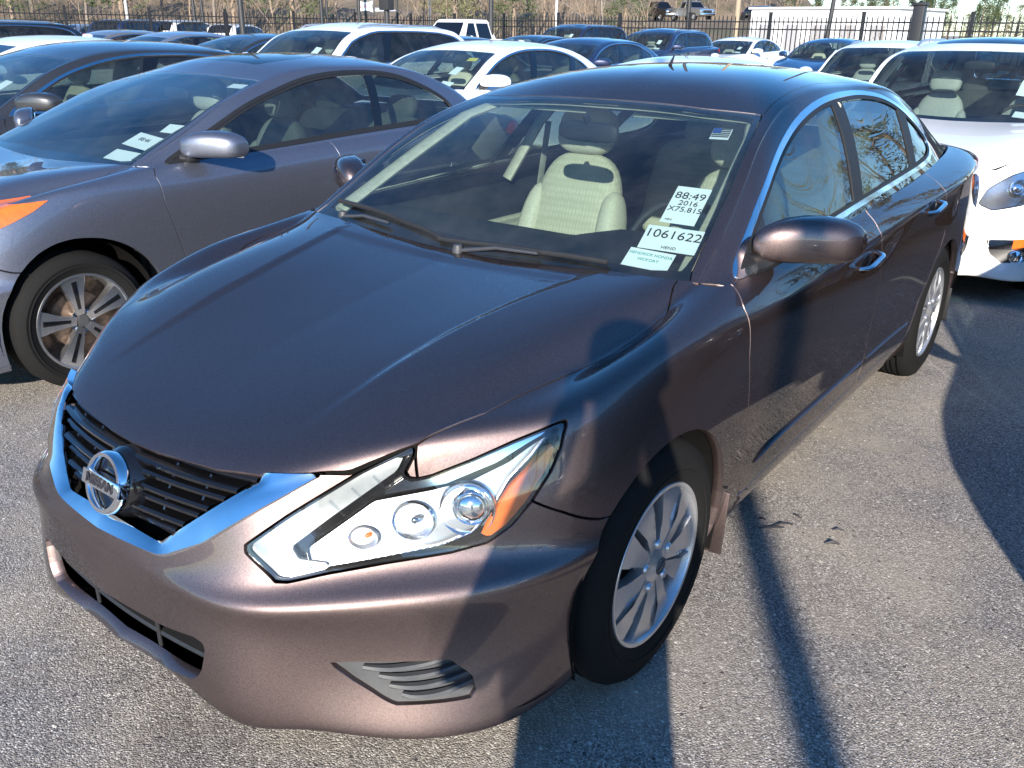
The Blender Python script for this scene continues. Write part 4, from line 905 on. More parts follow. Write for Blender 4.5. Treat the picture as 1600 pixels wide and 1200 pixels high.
    for s in (1,-1):
        bm=bmesh.new(); a,b=(.70*xs,yc+.16,zc+.02),(.58*xs,float(np.interp(1.0,*zip(*T['yg']))),float(np.interp(1.29,*zip(*(T.get('zg') or T['zz'])))))
        bm_tube(bm,[a,((a[0]+b[0])/2,(a[1]+b[1])/2,(a[2]+b[2])/2-.01),b],(.03,.015),8); bm_tube(bm,[(.0,0,-3),(0,0,-3.001)],.001,3); 
        bm2=bmesh.new(); bm_tube(bm2,[(s*a[0],a[1],a[2]),(s*b[0],b[1],b[2])],(.03,.015),8); bm_obj('pillar_lining',bm2,'grey_plastic',car); bm.free()
    im=empty('inner_mirror',(0,float(np.interp(.97,*zip(*T['yg']))),float(np.interp(1.25,*zip(*(T.get('zg') or T['zz'])))))); im.parent=car
    bm=bmesh.new(); superellip(bm,(0,0,0),(.12,.018,.035),3.5,20,8); bm_obj('mirror_case',bm,'dark_interior',im)
    # handles and a card in the windshield
    def sp(m,y,z,ax):
        P=m.V; k=P[:,0]>.6; P=P[k]; i=np.argmin((P[:,1]-y)**2+(P[:,2]-z)**2); return P[i]
    hy=[(1.62,.86)] if kind=='coupe' else [(1.40,.86),(2.28,.92)]
    for y,z in hy:
        Y=float(np.interp(y,*zip(*T['yb']))); Z=float(np.interp(z,*zip(*T['zz']))); P=sp(B,Y,Z,0)
        for s in (1,-1):
            bm=bmesh.new(); bm_tube(bm,[(s*(P[0]+.004+.03*math.sin(math.pi*k/8)**.5),Y-.10+.2*k/8,Z+.012*k/8) for k in range(9)],(.014,.008),8); bm_obj('door_handle',bm,'paint_white',car)
    def gp(x,y):
        P=G.V; i=np.argsort((P[:,0]-abs(x))**2+(P[:,1]-y)**2)[:4]; return Vector((x,y,float(P[i,2].mean()))),Vector(G.N[i].mean(0)).normalized()
    cards=[(.45,.40,.16,.075,-8),(.40,.62,.11,.15,-10)] if kind!='coupe' else [(.56,.40,.20,.09,-6),(.55,.50,.20,.12,-12),(.63,.62,.16,.08,-4),(.50,1.02,.11,.06,-5)]
    for cx,cy_,cw,chh,rot in cards:
        yy=float(np.interp(cy_,*zip(*T['yg']))); p,n=gp(cx*xs,yy); p=p-n*.015; r=Vector((0,0,1)).cross(n).normalized(); u=n.cross(r); a=math.radians(rot); r,u=r*math.cos(a)+u*math.sin(a),u*math.cos(a)-r*math.sin(a)
        M=Matrix(((r.x,u.x,n.x,p.x),(r.y,u.y,n.y,p.y),(r.z,u.z,n.z,p.z),(0,0,0,1)))
        bm=bmesh.new(); bm_box(bm,(0,0,0),(cw,chh,.0008)); bm.transform(M); o=bm_obj('windshield_card',bm,'paper_white',car)
        if kind=='coupe' and chh>.1:
            me=text_mesh('88:46',chh*.34); me.transform(M@Matrix.Translation((0,.012,.001))); link('lettering',me,'print_black',o)
    if kind in('sedan','fastback','crossover'):
        bm=bmesh.new(); y,z=(2.35,1.43) if kind!='crossover' else (2.75,1.60); superellip(bm,(0,y,z),(.03,.07,.025),2.5); bm_obj('roof_antenna',bm,'paint_white',car)
    if kind in('suv','crossover'):
        for s in (1,-1):
            pts=[]
            for k in range(13):
                y=1.25+1.15*k/12; yy=float(np.interp(y,*zip(*T['yg']))); p,n=gp(s*.535*xs,yy); pts.append(p+n*(.028 if 0<k<12 else .0))
            bm=bmesh.new(); bm_tube(bm,pts,.012,8); bm_obj('roof_rail',bm,'wheel_silver',car)
    return car
def recolor(o,pm):
    for c in o.children_recursive:
        if c.type=='MESH' and c.data.materials and c.data.materials[0] and c.data.materials[0].name.startswith('paint_'):
            c.material_slots[0].link='OBJECT'; c.material_slots[0].material=MATS[pm]
def car(kind,pm,x,y,name,label,cat,group=None,rz=0,full=False,dens=(5,4,5),z=None):
    key=(kind,full)
    if key not in TEMPL: o=build_template(kind,full,dens); TEMPL[key]=o
    else:
        src=TEMPL[key]; o=copy_tree(src)
    o.name=name; o.location=(x,y,gz(x,y+1.2) if z is None else z); o.rotation_euler=(0,0,rz)
    recolor(o,pm); tag(o,label,cat,group); 
    return o
el=car('coupe','paint_grey',-3.0,.13,'coupe','grey metallic two-door coupe with sunroof parked next to the brown sedan','coupe',full=True,dens=([9]*8+[6]*10,7,8))
sv=car('suv','paint_white',.17,5.62,'large_suv','white SUV with fog lamps parked behind the brown sedan','SUV',full=True,dens=([8]*7+[5]*11,6,6))
G1='sedans and SUVs in the rows behind'
car('sedan','paint_charcoal',-5.75,.75,'sedan','dark grey sedan parked on the far side of the grey coupe','sedan',G1)
yc=car('sedan','paint_white',-5.31,5.36,'sedan','white sedan with yellow card in the windshield and white mirror','sedan',G1)
p_,n_=wsP(.42,.88,-.02); bm=bmesh.new(); bm_box(bm,(0,0,0),(.12,.08,.001)); bm.transform(Matrix.Translation(p_)@n_.to_track_quat('Z','Y').to_matrix().to_4x4()); bm_obj('yellow_card',bm,'yellow_card',yc)
car('fastback','paint_white',-2.76,5.55,'sedan','low white sedan beside the white fog-lamp SUV','sedan',G1)
car('crossover','paint_white',-7.73,5.45,'crossover','white crossover with chrome window line and roof rails','SUV',G1)
car('crossover','paint_white',-2.28,11.6,'crossover','white SUV with roof rails behind the low white sedan','SUV',G1)
car('sedan','paint_navy',-7.6,11.2,'sedan','navy blue sedan with chrome window line behind the white sedan','sedan',G1)
car('fastback','paint_black',-13.2,17.2,'sedan','black sedan with only its roof showing beside the white pickup','sedan',G1)
car('suv','paint_navy',-16.0,23.6,'large_suv','dark navy SUV with roof rails parked along the fence','SUV',G1)
car('crossover','paint_navy',-10.9,20.3,'crossover','dark blue crossover parked near the fence gate post','SUV',G1)
car('fastback','paint_white',-9.9,23.4,'small_car','small white car parked against the fence','car',G1)
car('sedan','paint_blue',-6.3,21.0,'sedan','dark blue sedan parked in front of the white building','sedan',G1)
car('fastback','paint_charcoal',-2.7,17.4,'sedan','dark plum sedan mostly hidden behind the white SUV with rails','sedan',G1)
car('suv','paint_charcoal',-.4,17.0,'large_suv','charcoal SUV at the end of the fence row','SUV',G1)
car('fastback','paint_black',-11.3,11.5,'sedan','black sedan behind the white crossover','sedan',G1)
car('sedan','paint_charcoal',-12.0,7.2,'sedan','black sedan with white slip on its dash','sedan',G1)
car('sedan','paint_silver',-15.6,7.9,'sedan','silver grey sedan in the middle of the left row','sedan',G1)
car('sedan','paint_tan',-18.7,8.4,'sedan','pale beige sedan at the left of the silver one','sedan',G1)
car('fastback','paint_navy',-17.2,13.4,'sedan','dark sedan with slip in its side window behind the silver one','sedan',G1)
car('fastback','paint_white',-10.6,2.6,'sedan','white sedan showing only its roof behind the dark grey sedan','sedan',G1)
car('crossover','paint_black',-16.9,4.6,'minivan','black van with long side windows','van',G1)
car('crossover','paint_black',2.75,5.2,'crossover','black SUV beside the white fog-lamp SUV, mirrored in the brown sedan doors','SUV')
nb=car('suv','paint_charcoal',3.47,.02,'large_suv','dark SUV parked to the other side of the brown sedan','SUV')
# ------------------------------------------------------------------ fence, woods, poles and far things
simple('fence_black',(.016,.016,.018),.5); simple('pole_dark',(.03,.03,.032),.5); simple('pole_pale',(.45,.44,.42),.6); simple('pole_wood',(.33,.26,.18),.85,bump=.3)
simple('bark_grey',(.20,.165,.135),.9,var=.35,scale=8); simple('bark_brown',(.24,.18,.13),.9,var=.35,scale=8); simple('wall_white',(.78,.78,.77),.7,var=.05,scale=3); simple('roof_grey',(.35,.35,.36),.8)
def leafy(name,a,b):
    m,nt,bs=nmat(name); tc=N(nt,'ShaderNodeTexCoord'); no=N(nt,'ShaderNodeTexNoise',Scale=1.3,Detail=4.0); nt.links.new(tc.outputs['Object'],no.inputs['Vector'])
    r=ramp(nt,no.outputs[0],((.35,a),(.65,b))); nt.links.new(r.outputs[0],bs.inputs['Base Color']); bs.inputs['Roughness'].default_value=.8
leafy('needles',(.035,.06,.022),(.09,.115,.04)); leafy('olive_leaves',(.10,.11,.045),(.19,.18,.08))
def woods(name,cols,sc):
    m,nt,bs=nmat(name); tc=N(nt,'ShaderNodeTexCoord'); no=N(nt,'ShaderNodeTexNoise',Scale=sc,Detail=6.0,Roughness=.65); nt.links.new(tc.outputs['Object'],no.inputs['Vector'])
    r=ramp(nt,no.outputs[0],tuple(zip((.32,.45,.56,.68),cols))); nt.links.new(r.outputs[0],bs.inputs['Base Color']); bs.inputs['Roughness'].default_value=.9
woods('litter',((.10,.10,.05),(.15,.115,.075),(.21,.16,.11),(.27,.21,.145)),.22); woods('brush_twigs',((.09,.095,.04),(.15,.115,.08),(.22,.165,.12),(.30,.24,.17)),.20); leafy('twigs',(.17,.13,.10),(.29,.23,.17))
C0=Vector(CAM_POS)
def dirpx(px):
    a=YAW+math.atan((px-800)/FPX); return Vector((math.sin(a),math.cos(a),0))
def atpx(px,rng,z=0): p=C0+dirpx(px)*rng; return Vector((p.x,p.y,z))
def sst(t): t=min(1,max(0,t)); return t*t*(3-2*t)
def hill(p):
    d=Vector((p[0]-C0.x,p[1]-C0.y)); r=d.length; az=math.degrees(math.atan2(d.x,d.y))
    k=sst((-17-az)/6)*sst((az+150)/40)
    pl=sst((az+33)/4)*sst((-16-az)/4)          # a level bank where vehicles stand
    h=2.5*sst((r-49-34*pl)/9)+sst((r-64-46*pl)/50)*11
    return h*k-.35*(1-k)*sst((r-30)/20)
def hillside():
    V=[];F=[];na=70;rs=[46,48,50,52,54,56,58,61,65,70,76,84,94,106,114,122,134,150,175,200]
    for i in range(na+1):
        a=math.radians(-140+130*i/na)
        for r in rs:
            x,y=C0.x+math.sin(a)*r,C0.y+math.cos(a)*r; h=hill((x,y))+ (.25*math.sin(x*.7)*math.cos(y*.5) if r>50 else 0)
            V.append((x,y,max(h,.0)+.02 if r>46 else -.5))
    n=len(rs)
    for i in range(na):
        for j in range(n-1): F.append((i*n+j,i*n+j+1,(i+1)*n+j+1,(i+1)*n+j))
    o=link('hillside',mesh_pydata('hillside',V,F),'litter'); tag(o,kind='structure')
hillside()
def fence(a,b,label,thick=None):
    a,b=Vector(a),Vector(b); d=(b-a); L=d.length; d.normalize(); ang=math.atan2(d.y,d.x)
    f=empty('iron_fence',a,ang); tag(f,label,'fence'); n=max(1,round(L/2.93)); H=2.28; z0=-.2
    for i in range(n+1):
        bm=bmesh.new(); w_=.085; bm_box(bm,(i*L/n,0,z0+H/2+.03),(w_,w_,H+.06)); bm_box(bm,(i*L/n,0,z0+H+.075),(w_+.02,w_+.02,.03),.006); bm_obj('post',bm,'fence_black',f)
    for z in (H-.20,H-.42,.22):
        for i in range(n):
            bm=bmesh.new(); bm_box(bm,((i+.5)*L/n,0,z0+z),(L/n-.09,.04,.04)); bm_obj('rail',bm,'fence_black',f)
    bm=bmesh.new(); k=int(L/.16)
    for i in range(k):
        x=(i+.5)*L/k; bm_box(bm,(x,0,z0+H/2-.03),(.026,.026,H-.10))
        t=bm.verts.new((x,0,z0+H+.02)); q=[bm.verts.new((x+dx,dy,z0+H-.08)) for dx,dy in ((-.013,-.013),(.013,-.013),(.013,.013),(-.013,.013))]
        for j in range(4): bm.faces.new((q[j],q[(j+1)%4],t))
    o=bm_obj('pickets',bm,'fence_black',f); o['kind']='stuff'
    return f
FA=(14.,23.8,0); FB=(-3.9,26.4,0); FC=(-28.3,30.1,0); FDp=(-31.8,12.5,0); FE=(-34,2,0)
fence(FB,FC,'black iron picket fence running in front of the woods and building'); fence(FA,FB,'black iron picket fence past the thick gate post'); fence(FC,FDp,'black iron picket fence turning along the left row of cars'); fence(FDp,FE,'black iron picket fence beyond the black van')
bm=bmesh.new(); bm_box(bm,(0,0,1.15),(.30,.30,2.7),.02); bm_box(bm,(0,0,2.54),(.36,.36,.08),.02); o=bm_obj('gate_post',bm,'fence_black'); o.location=atpx(1378,28.4,-.2); tag(o,'thick black gate post standing in the iron fence','post')
# ---- trees
rnd=random.Random(11)
def bare_tree_mesh(seed,H,spread,thick=.16):
    r=random.Random(seed); T=bmesh.new(); C=bmesh.new()
    def grow(p,d,L,rad,depth):
        n=3; pts=[p]; q=p.copy(); dd=d.copy()
        for i in range(n):
            dd=(dd+Vector((r.uniform(-1,1),r.uniform(-1,1),r.uniform(-.25,.6)))*.16).normalized(); q=q+dd*(L/n); pts.append(q.copy())
        rads=[rad*(1-.45*i/n) for i in range(n+1)]
        bm_tube(T if depth<2 else C,pts,rads,6 if depth<1 else (4 if depth<3 else 3),False)
        if depth>=5: return
        k=r.choice((2,3,3)) if depth else 5
        for i in range(k):
            t=r.uniform(.35,1.0) if depth else .35+.65*i/(k-1); b=pts[0].lerp(pts[-1],t) if t<1 else pts[-1]
            b=pts[min(n,int(t*n))].lerp(pts[min(n,int(t*n)+1)],t*n-int(t*n))
            a=r.uniform(0,2*math.pi); u=dd.orthogonal().normalized(); v=dd.cross(u); ang=r.uniform(.35,.95)*spread
            nd=(dd*math.cos(ang)+(u*math.cos(a)+v*math.sin(a))*math.sin(ang)+Vector((0,0,.18))).normalized()
            grow(b,nd,L*r.uniform(.48,.72),rad*(.5 if depth else .42),depth+1)
    grow(Vector((0,0,-.3)),Vector((0,0,1)),H*.5,thick,0)
    return T,C
def make_bare(seed,H,spread,thick,bark):
    T,C=bare_tree_mesh(seed,H,spread,thick); o=empty('bare_tree'); bm_obj('trunk',T,bark,o,60,False); bm_obj('crown',C,'twigs',o,60,False); return o
def make_pine(seed,H,rad,mat,base=.25):
    r=random.Random(seed); o=empty('evergreen_tree'); bm=bmesh.new(); bm_tube(bm,[(0,0,-.3),(0.05,0,H*.5),(0,.05,H*.97)],[.2,.13,.02],7); bm_obj('trunk',bm,'bark_brown',o)
    bm=bmesh.new()
    for k in range(150):
        z=H*(base+(1-base)*r.random()**.8); R=rad*(1-(z/H-base)/(1-base)*.85)*r.uniform(.35,1.05); a=r.uniform(0,6.283)
        c=Vector((R*math.cos(a),R*math.sin(a),z+r.uniform(-.2,.2))); s=r.uniform(.25,.6)*(H/9)
        for j in range(22):
            d=Vector((r.gauss(0,1),r.gauss(0,1),r.gauss(.1,.7))).normalized(); p=c+d*s*r.uniform(.2,1); t=Vector((r.gauss(0,1),r.gauss(0,1),r.gauss(0,1))).normalized()*.05*(H/9); e=d*.22*(H/9)
            bm.faces.new([bm.verts.new(p-t),bm.verts.new(p+t),bm.verts.new(p+e)])
    bm_obj('crown',bm,mat,o,80,False); return o
BARE=[make_bare(3,10,1.05,.085,'bark_grey'),make_bare(8,7,1.25,.06,'bark_brown'),make_bare(21,12,.9,.11,'bark_grey'),make_bare(33,4.2,1.45,.035,'bark_brown')]
PINE=[make_pine(5,10,2.3,'needles'),make_pine(9,8,2.6,'olive_leaves',.1),make_pine(14,12,2.2,'needles',.4)]
used=set()
def plant(proto,p,sc,rz,label,group):
    o=proto if proto.name not in used else copy_tree(proto); used.add(proto.name)
    o.location=p; o.rotation_euler=(0,0,rz); o.scale=(sc,)*3; tag(o,label,'tree',group); return o
GT='leafless trees of the wood beyond the fence'; LT='bare brown leafless tree in the wood beyond the fence'
GE='evergreens among the leafless trees'; LE='green evergreen tree standing in the wood beyond the fence'
for i in range(120):
    px=-60+1290*((i*0.618)%1.0); rg=rnd.uniform(48,95) if i%3 else rnd.uniform(47,56)
    if 985<px<1215: rg=rnd.uniform(108,130)
    if 545<px<650: rg=rnd.uniform(74,95)
    p=atpx(px,rg); p.z=max(hill(p),0)-.1
    if i%9==3: plant(rnd.choice(PINE[:2]),p,rnd.uniform(.6,1.0),rnd.uniform(0,6),LE,GE)
    else: plant(BARE[(3,1,3,0)[i%4] if rg<62 else i%4],p,rnd.uniform(.8,1.25),rnd.uniform(0,6),LT,GT)
GF='far trees behind the white building'
for i in range(84):
    px=1130+580*((i*.618)%1.0); rg=rnd.uniform(120,165)
    p=atpx(px,rg); p.z=-1.2
    if i%3: plant(rnd.choice(PINE),p,rnd.uniform(.55,.85),rnd.uniform(0,6),'green and olive tree in the far line past the white building',GF)
    else: plant(BARE[i%4],p,rnd.uniform(.6,.85),rnd.uniform(0,6),'leafless tree in the far line past the white building','far leafless trees')
for i in range(7):
    p=atpx(1230+i*24,64+rnd.uniform(-3,3)); p.z=0; plant(BARE[3 if i%2 else 1],p,rnd.uniform(.55,.8),rnd.uniform(0,6),'slender leafless tree in front of the white building','saplings by the building')
# trees on the other side of the lot, seen in the side windows
for i in range(26):
    a=math.radians(38+118*((i*.618)%1)); rg=rnd.uniform(34,60); p=Vector((C0.x+math.sin(a)*rg,C0.y+math.cos(a)*rg,0))
    if i%4==1: plant(PINE[2],p,rnd.uniform(.7,1.0),rnd.uniform(0,6),'tall pine across the lot mirrored in the side windows','trees across the lot')
    else: plant(BARE[i%4],p,rnd.uniform(.7,1.1),rnd.uniform(0,6),'leafless tree across the lot mirrored in the side windows','leafless trees across the lot')
for i in range(18):
    a=math.radians(5+46*((i*.618)%1)); rg=rnd.uniform(31,44); p=Vector((C0.x+math.sin(a)*rg,C0.y+math.cos(a)*rg,-.2))
    if i%3==1: plant(PINE[i%3],p,rnd.uniform(1.0,1.35),rnd.uniform(0,6),'dense tree past the end of the fence mirrored in the door glass','trees past the end of the fence')
    else: plant(BARE[(0,2)[i%2]],p,rnd.uniform(.9,1.2),rnd.uniform(0,6),'leafless tree past the end of the fence mirrored in the door glass','leafless trees past the end of the fence')
def brush():
    r=random.Random(5); V=[];F=[]
    for i in range(20000):
        px=r.uniform(-120,1240); rg=(50 if not (985<px<1215 or 545<px<650) else (104 if px>900 else 72))+58*r.random()**1.2; p=atpx(px,rg); z=max(hill(p),0); h=r.uniform(.4,1.7)*(.7+.6*r.random())
        k=len(V); dx,dy=r.gauss(0,.35)*h,r.gauss(0,.35)*h; w_=r.uniform(.008,.03)
        V+=[(p.x-w_,p.y,z),(p.x+w_,p.y,z),(p.x+dx,p.y+dy,z+h)]; F.append((k,k+1,k+2))
    o=link('brush',mesh_pydata('brush',V,F,False),'brush_twigs'); tag(o,'tangle of dry brown brush covering the slope beyond the fence','brush',kind='stuff')
brush()
# ---- poles
def pole(px,rng,r,mat,label,H=10,lean=0,head=False,loc=None,z=None):
    o=empty('lamp_pole' if head else 'utility_pole',loc or atpx(px,rng,0)); 
    if z is None and not loc: o.location.z=max(hill(o.location),0)-.1
    bm=bmesh.new(); bm_tube(bm,[(0,0,0),(lean*H*.5,0,H*.5),(lean*H,0,H)],[r,r*.92,r*.8],12); bm_obj('shaft',bm,mat,o)
    bm=bmesh.new(); bm_tube(bm,[(0,0,0),(0,0,.5)],[r*1.8,r*1.7],12); bm_obj('base',bm,mat,o)
    if head:
        bm=bmesh.new(); bm_tube(bm,[(-.9,0,H-.1),(.9,0,H-.1)],.04,8); bm_obj('arm',bm,mat,o)
        for s in (-1,1):
            bm=bmesh.new(); bm_box(bm,(s*1.05,0,H-.08),(.55,.32,.12),.03); bm_obj('lamp_head',bm,mat,o)
    tag(o,label,'pole',None); return o
PA='one of two slim dark poles close together behind the black sedan'; PB='one of two slim dark poles close together behind the white crossover'
for px,rg,r,lab in ((335,44,.07,PA),(347,46,.07,PA),(403,34,.095,'thick dark pole behind the windshield of the white crossover'),(519,40,.075,PB),(527,43,.06,PB),(573,42,.08,'dark pole just beside the small roadside sign'),(628,44,.06,'thin dark pole next to the black pole with the box'),(763,34,.09,'thick dark pole between the white pickup and the navy SUV'),(1047,36,.085,'dark pole in front of the silver pickup on the bank')):
    pole(px,rg,r,'pole_dark',lab)['group']='dark poles along the fence'
pole(1247,33,.075,'pole_dark','leaning dark pole in front of the white building',9,.05)
for px,rg,r in ((238,50,.08),(675,52,.06),(797,50,.06),(857,48,.075)):
    tag(pole(px,rg,r,'pole_pale','pale grey pole standing in the edge of the woods'),None,None,'pale poles in the woods')
pole(1117,44,.12,'pole_wood','wooden utility pole between the parked trucks on the bank'); pole(1543,60,.07,'pole_dark','thin grey pole against the sky by the far trees',12)
pole(613,41,.12,'pole_dark','black pole with a box on it beside the dome roof')
b=[o for o in COL.objects if o.get('label','').startswith('black pole with a box')][0]
bm=bmesh.new(); bm_box(bm,(0,0,2.9),(.52,.4,1.1),.03); bm_obj('box',bm,'pole_dark',b)
# the pole whose shadow crosses the ground beside the brown sedan, and others across the lot
for loc,lab in (((5.30,-6.42,0),'tall dark lamp pole whose shadow falls beside the brown sedan'),((12.5,19,0),'twin-headed lamp pole across the lot mirrored in the rear door glass'),((9.5,14.5,0),'twin-headed lamp pole across the lot mirrored in the front door glass')):
    pole(0,0,.065 if loc[0]<10 else .09,'pole_dark',lab,8.5,0,True,loc)
# ---- white building, dome roof, sign
b=empty('warehouse',atpx(1275,78,-.3)); b.rotation_euler=(0,0,math.radians(-6)); tag(b,'long low white building beyond the iron fence','building')
bm=bmesh.new(); bm_box(bm,(0,0,1.75),(11.5,9,3.5)); bm_obj('wall',bm,'wall_white',b)
bm=bmesh.new(); bm_box(bm,(0,0,3.56),(11.9,9.4,.16),.03); bm_obj('roof_edge',bm,'wall_white',b)
for i in range(5):
    bm=bmesh.new(); bm_box(bm,(-4.4+i*2.2,-4.53,1.3),(1.1,.08,2.2)); bm_obj('door' if i%2 else 'window',bm,'roof_grey',b)
b=empty('dome_roof_building',atpx(602,66,2.2)); b.scale=(.42,.6,.8); tag(b,'small building with pale rounded roof behind the black pole','building')
bm=bmesh.new(); bm_box(bm,(0,0,-.9),(4.6,3,1.8)); bm_obj('wall',bm,'bark_brown',b)
bm=bmesh.new(); n=16
A=[bm.verts.new((2.4*math.cos(math.pi*k/n),-1.6,.75*math.sin(math.pi*k/n))) for k in range(n+1)]; Bv=[bm.verts.new((v.co.x,1.6,v.co.z)) for v in A]
for k in range(n): bm.faces.new((A[k],A[k+1],Bv[k+1],Bv[k]))
bm.faces.new(A); bm.faces.new(Bv[::-1]); bm_obj('roof',bm,'wall_white',b)
sg=empty('roadside_sign',atpx(583,47,-.5)); sg.scale=(.78,.78,1); sg.rotation_euler=(0,0,-YAW); tag(sg,'small white roadside sign with red lettering on a dark board','sign')
simple('sign_red',(.55,.03,.04),.5)
bm=bmesh.new(); bm_tube(bm,[(0,.05,0),(0,.05,3.4)],.06,8); bm_obj('sign_post',bm,'pole_dark',sg)
bm=bmesh.new(); bm_box(bm,(0,0,3.0),(1.15,.06,.85),.01); bm_obj('board',bm,'pole_dark',sg)
bm=bmesh.new(); pts=[(-.46,.26),(-.2,.19),(.2,.19),(.46,.26),(.40,0),(.46,-.26),(.2,-.19),(-.2,-.19),(-.46,-.26),(-.40,0)]
f=bm.faces.new([bm.verts.new((x,-.035,3.0+z)) for x,z in pts]); r_=bmesh.ops.extrude_face_region(bm,geom=[f]); [setattr(v,'co',v.co+Vector((0,-.012,0))) for v in r_['geom'] if isinstance(v,bmesh.types.BMVert)]; bm_obj('panel',bm,'wall_white',sg)
me=text_mesh('SONIC',.25,.004); o=link('lettering',me,'sign_red',sg); o.location=(0,-.055,3.0); o.rotation_euler=(math.radians(90),0,0)
# ---- pickup trucks
def pickup(pm,loc,rz,label,group=None):
    p=empty('pickup_truck',loc,rz); tag(p,label,'truck',group)
    def loft(secs,name,mat):
        bm=bmesh.new(); R=[[bm.verts.new(v) for v in s] for s in secs]; n=len(R[0])
        for A,B in zip(R,R[1:]):
            for k in range(n): bm.faces.new((A[k],A[(k+1)%n],B[(k+1)%n],B[k]))
        bm.faces.new(R[0][::-1]); bm.faces.new(R[-1]); bmesh.ops.recalc_face_normals(bm,faces=bm.faces)
        bmesh.ops.bevel(bm,geom=[e for e in bm.edges],offset=.025,segments=2,affect='EDGES'); return bm_obj(name,bm,mat,p,40)
    def sec(y,hw,z0,z1): return [(-hw,y,z0),(hw,y,z0),(hw,y,z1),(-hw,y,z1)]
    loft([sec(-.92,.88,.50,1.02),sec(-.6,.96,.45,1.10),sec(.62,.97,.45,1.17)],'hood',pm)
    loft([sec(.62,.97,.42,1.17),sec(2.75,.98,.42,1.20)],'cab_body',pm)
    cab=[(.62,.86,1.17),(1.25,.66,1.84),(2.40,.66,1.86),(2.72,.76,1.20)]
    def ring(z,y0,y1,hw): return [(-hw,y0,z),(hw,y0,z),(hw,y1,z),(-hw,y1,z)]
    loft([ring(1.17,.66,2.74,.90),ring(1.80,1.26,2.52,.70),ring(1.87,1.34,2.46,.64)],'cab_roof',pm)
    def quad(pts,name,mat,off):
        n=(Vector(pts[1])-Vector(pts[0])).cross(Vector(pts[3])-Vector(pts[0])).normalized(); bm=bmesh.new(); f=bm.faces.new([bm.verts.new(Vector(q)+n*off) for q in pts]); r=bmesh.ops.extrude_face_region(bm,geom=[f]); [setattr(v,'co',v.co-n*.03) for v in r['geom'] if isinstance(v,bmesh.types.BMVert)]; return bm_obj(name,bm,mat,p)
    quad([(-.78,.74,1.24),(.78,.74,1.24),(.62,1.22,1.76),(-.62,1.22,1.76)],'windshield','gloss_black',.012)
    for s in (1,-1):
        q=lambda a:[(s*x,y,z) for x,y,z in (a if s>0 else a[::-1])]
        quad(q([(.882,.98,1.23),(.882,1.62,1.23),(.725,1.62,1.74),(.725,1.32,1.74)]),'side_window','gloss_black',.012); quad(q([(.882,1.74,1.23),(.882,2.46,1.23),(.725,2.38,1.74),(.725,1.74,1.74)]),'side_window','gloss_black',.012)
        door_mirror(p,s,(1.06,.98,1.27),pm,(.92,.9,1.22),1.0)
    loft([sec(2.80,.98,.50,1.22),sec(4.75,.97,.50,1.22)],'bed',pm)
    bm=bmesh.new(); bm_box(bm,(0,-.94,.62),(1.8,.12,.22),.03); bm_obj('bumper',bm,'chrome',p); bm=bmesh.new(); bm_box(bm,(0,-.93,.86),(1.0,.06,.24),.02); bm_obj('grille',bm,'black_plastic',p)
    for s in (1,-1):
        bm=bmesh.new(); bm_box(bm,(s*.70,-.90,.88),(.32,.08,.2),.03); bm_obj('headlight',bm,'reflector',p); bm=bmesh.new(); bm_box(bm,(s*.92,4.75,.95),(.12,.06,.35),.02); bm_obj('tail_light',bm,'red_lens',p)
        for y in (0,3.6): add_wheel(p,'cover',(s*.86,y,.38),s,.38,.25,.25)
    return p
pickup('paint_white',(-20.2,22.3,0),0,'white crew cab pickup parked in front of the fence')
def onbank(px,rg): p=atpx(px,rg); p.z=max(hill(p),0); return p
pickup('paint_silver',onbank(1066,97),math.radians(62),'silver pickup parked up on the bank beyond the fence')
q=onbank(1172,94); car('suv','paint_charcoal',q.x,q.y,'large_suv','dark grey SUV parked up on the bank beyond the fence','SUV',rz=math.radians(62),z=q.z)
q=onbank(1018,100); pickup('paint_black',q,math.radians(60),'black pickup half hidden on the bank beyond the fence')
GB='vehicles beyond the left fence'
for px,rg,k,pm,lab in ((285,43,'suv','paint_navy','dark blue SUV seen through the left fence pickets'),(352,45,'suv','paint_white','white SUV seen through the left fence pickets'),(422,46,'crossover','paint_white','white crossover seen through the fence corner'),(150,44,'sedan','paint_white','white sedan seen through the left fence pickets'),(205,46,'sedan','paint_silver','silver sedan seen through the left fence pickets')):
    q=atpx(px,rg); car(k,pm,q.x,q.y,'parked_car',lab,'car',GB,rz=math.radians(205),z=0.0 if k!='sedan' else .1)
# small litter on the asphalt
for i,(px,py,l) in enumerate(((1300,851,.05),(1205,826,.09),(1222,822,.08),(1190,812,.03),(1246,808,.035),(1310,830,.04))):
    a=YAW; M=cam.matrix_world.to_3x3(); v=M@Vector(((px-800)/FPX,-(py-600)/FPX,-1)); t=-C0.z/v.z; p=C0+v*t
    bm=bmesh.new(); r=random.Random(i); bm_tube(bm,[(-l/2,0,.003),(0,r.uniform(-.006,.006),.008),(l/2,0,.003)],[.002,.004 if i else .007,.002],5); o=bm_obj('twig_scrap',bm,'print_black'); o.location=(p.x,p.y,.001); o.rotation_euler=(0,0,r.uniform(-.5,.9)); tag(o,'dark scrap of twig lying on the sandy asphalt','twig','scraps on the asphalt')
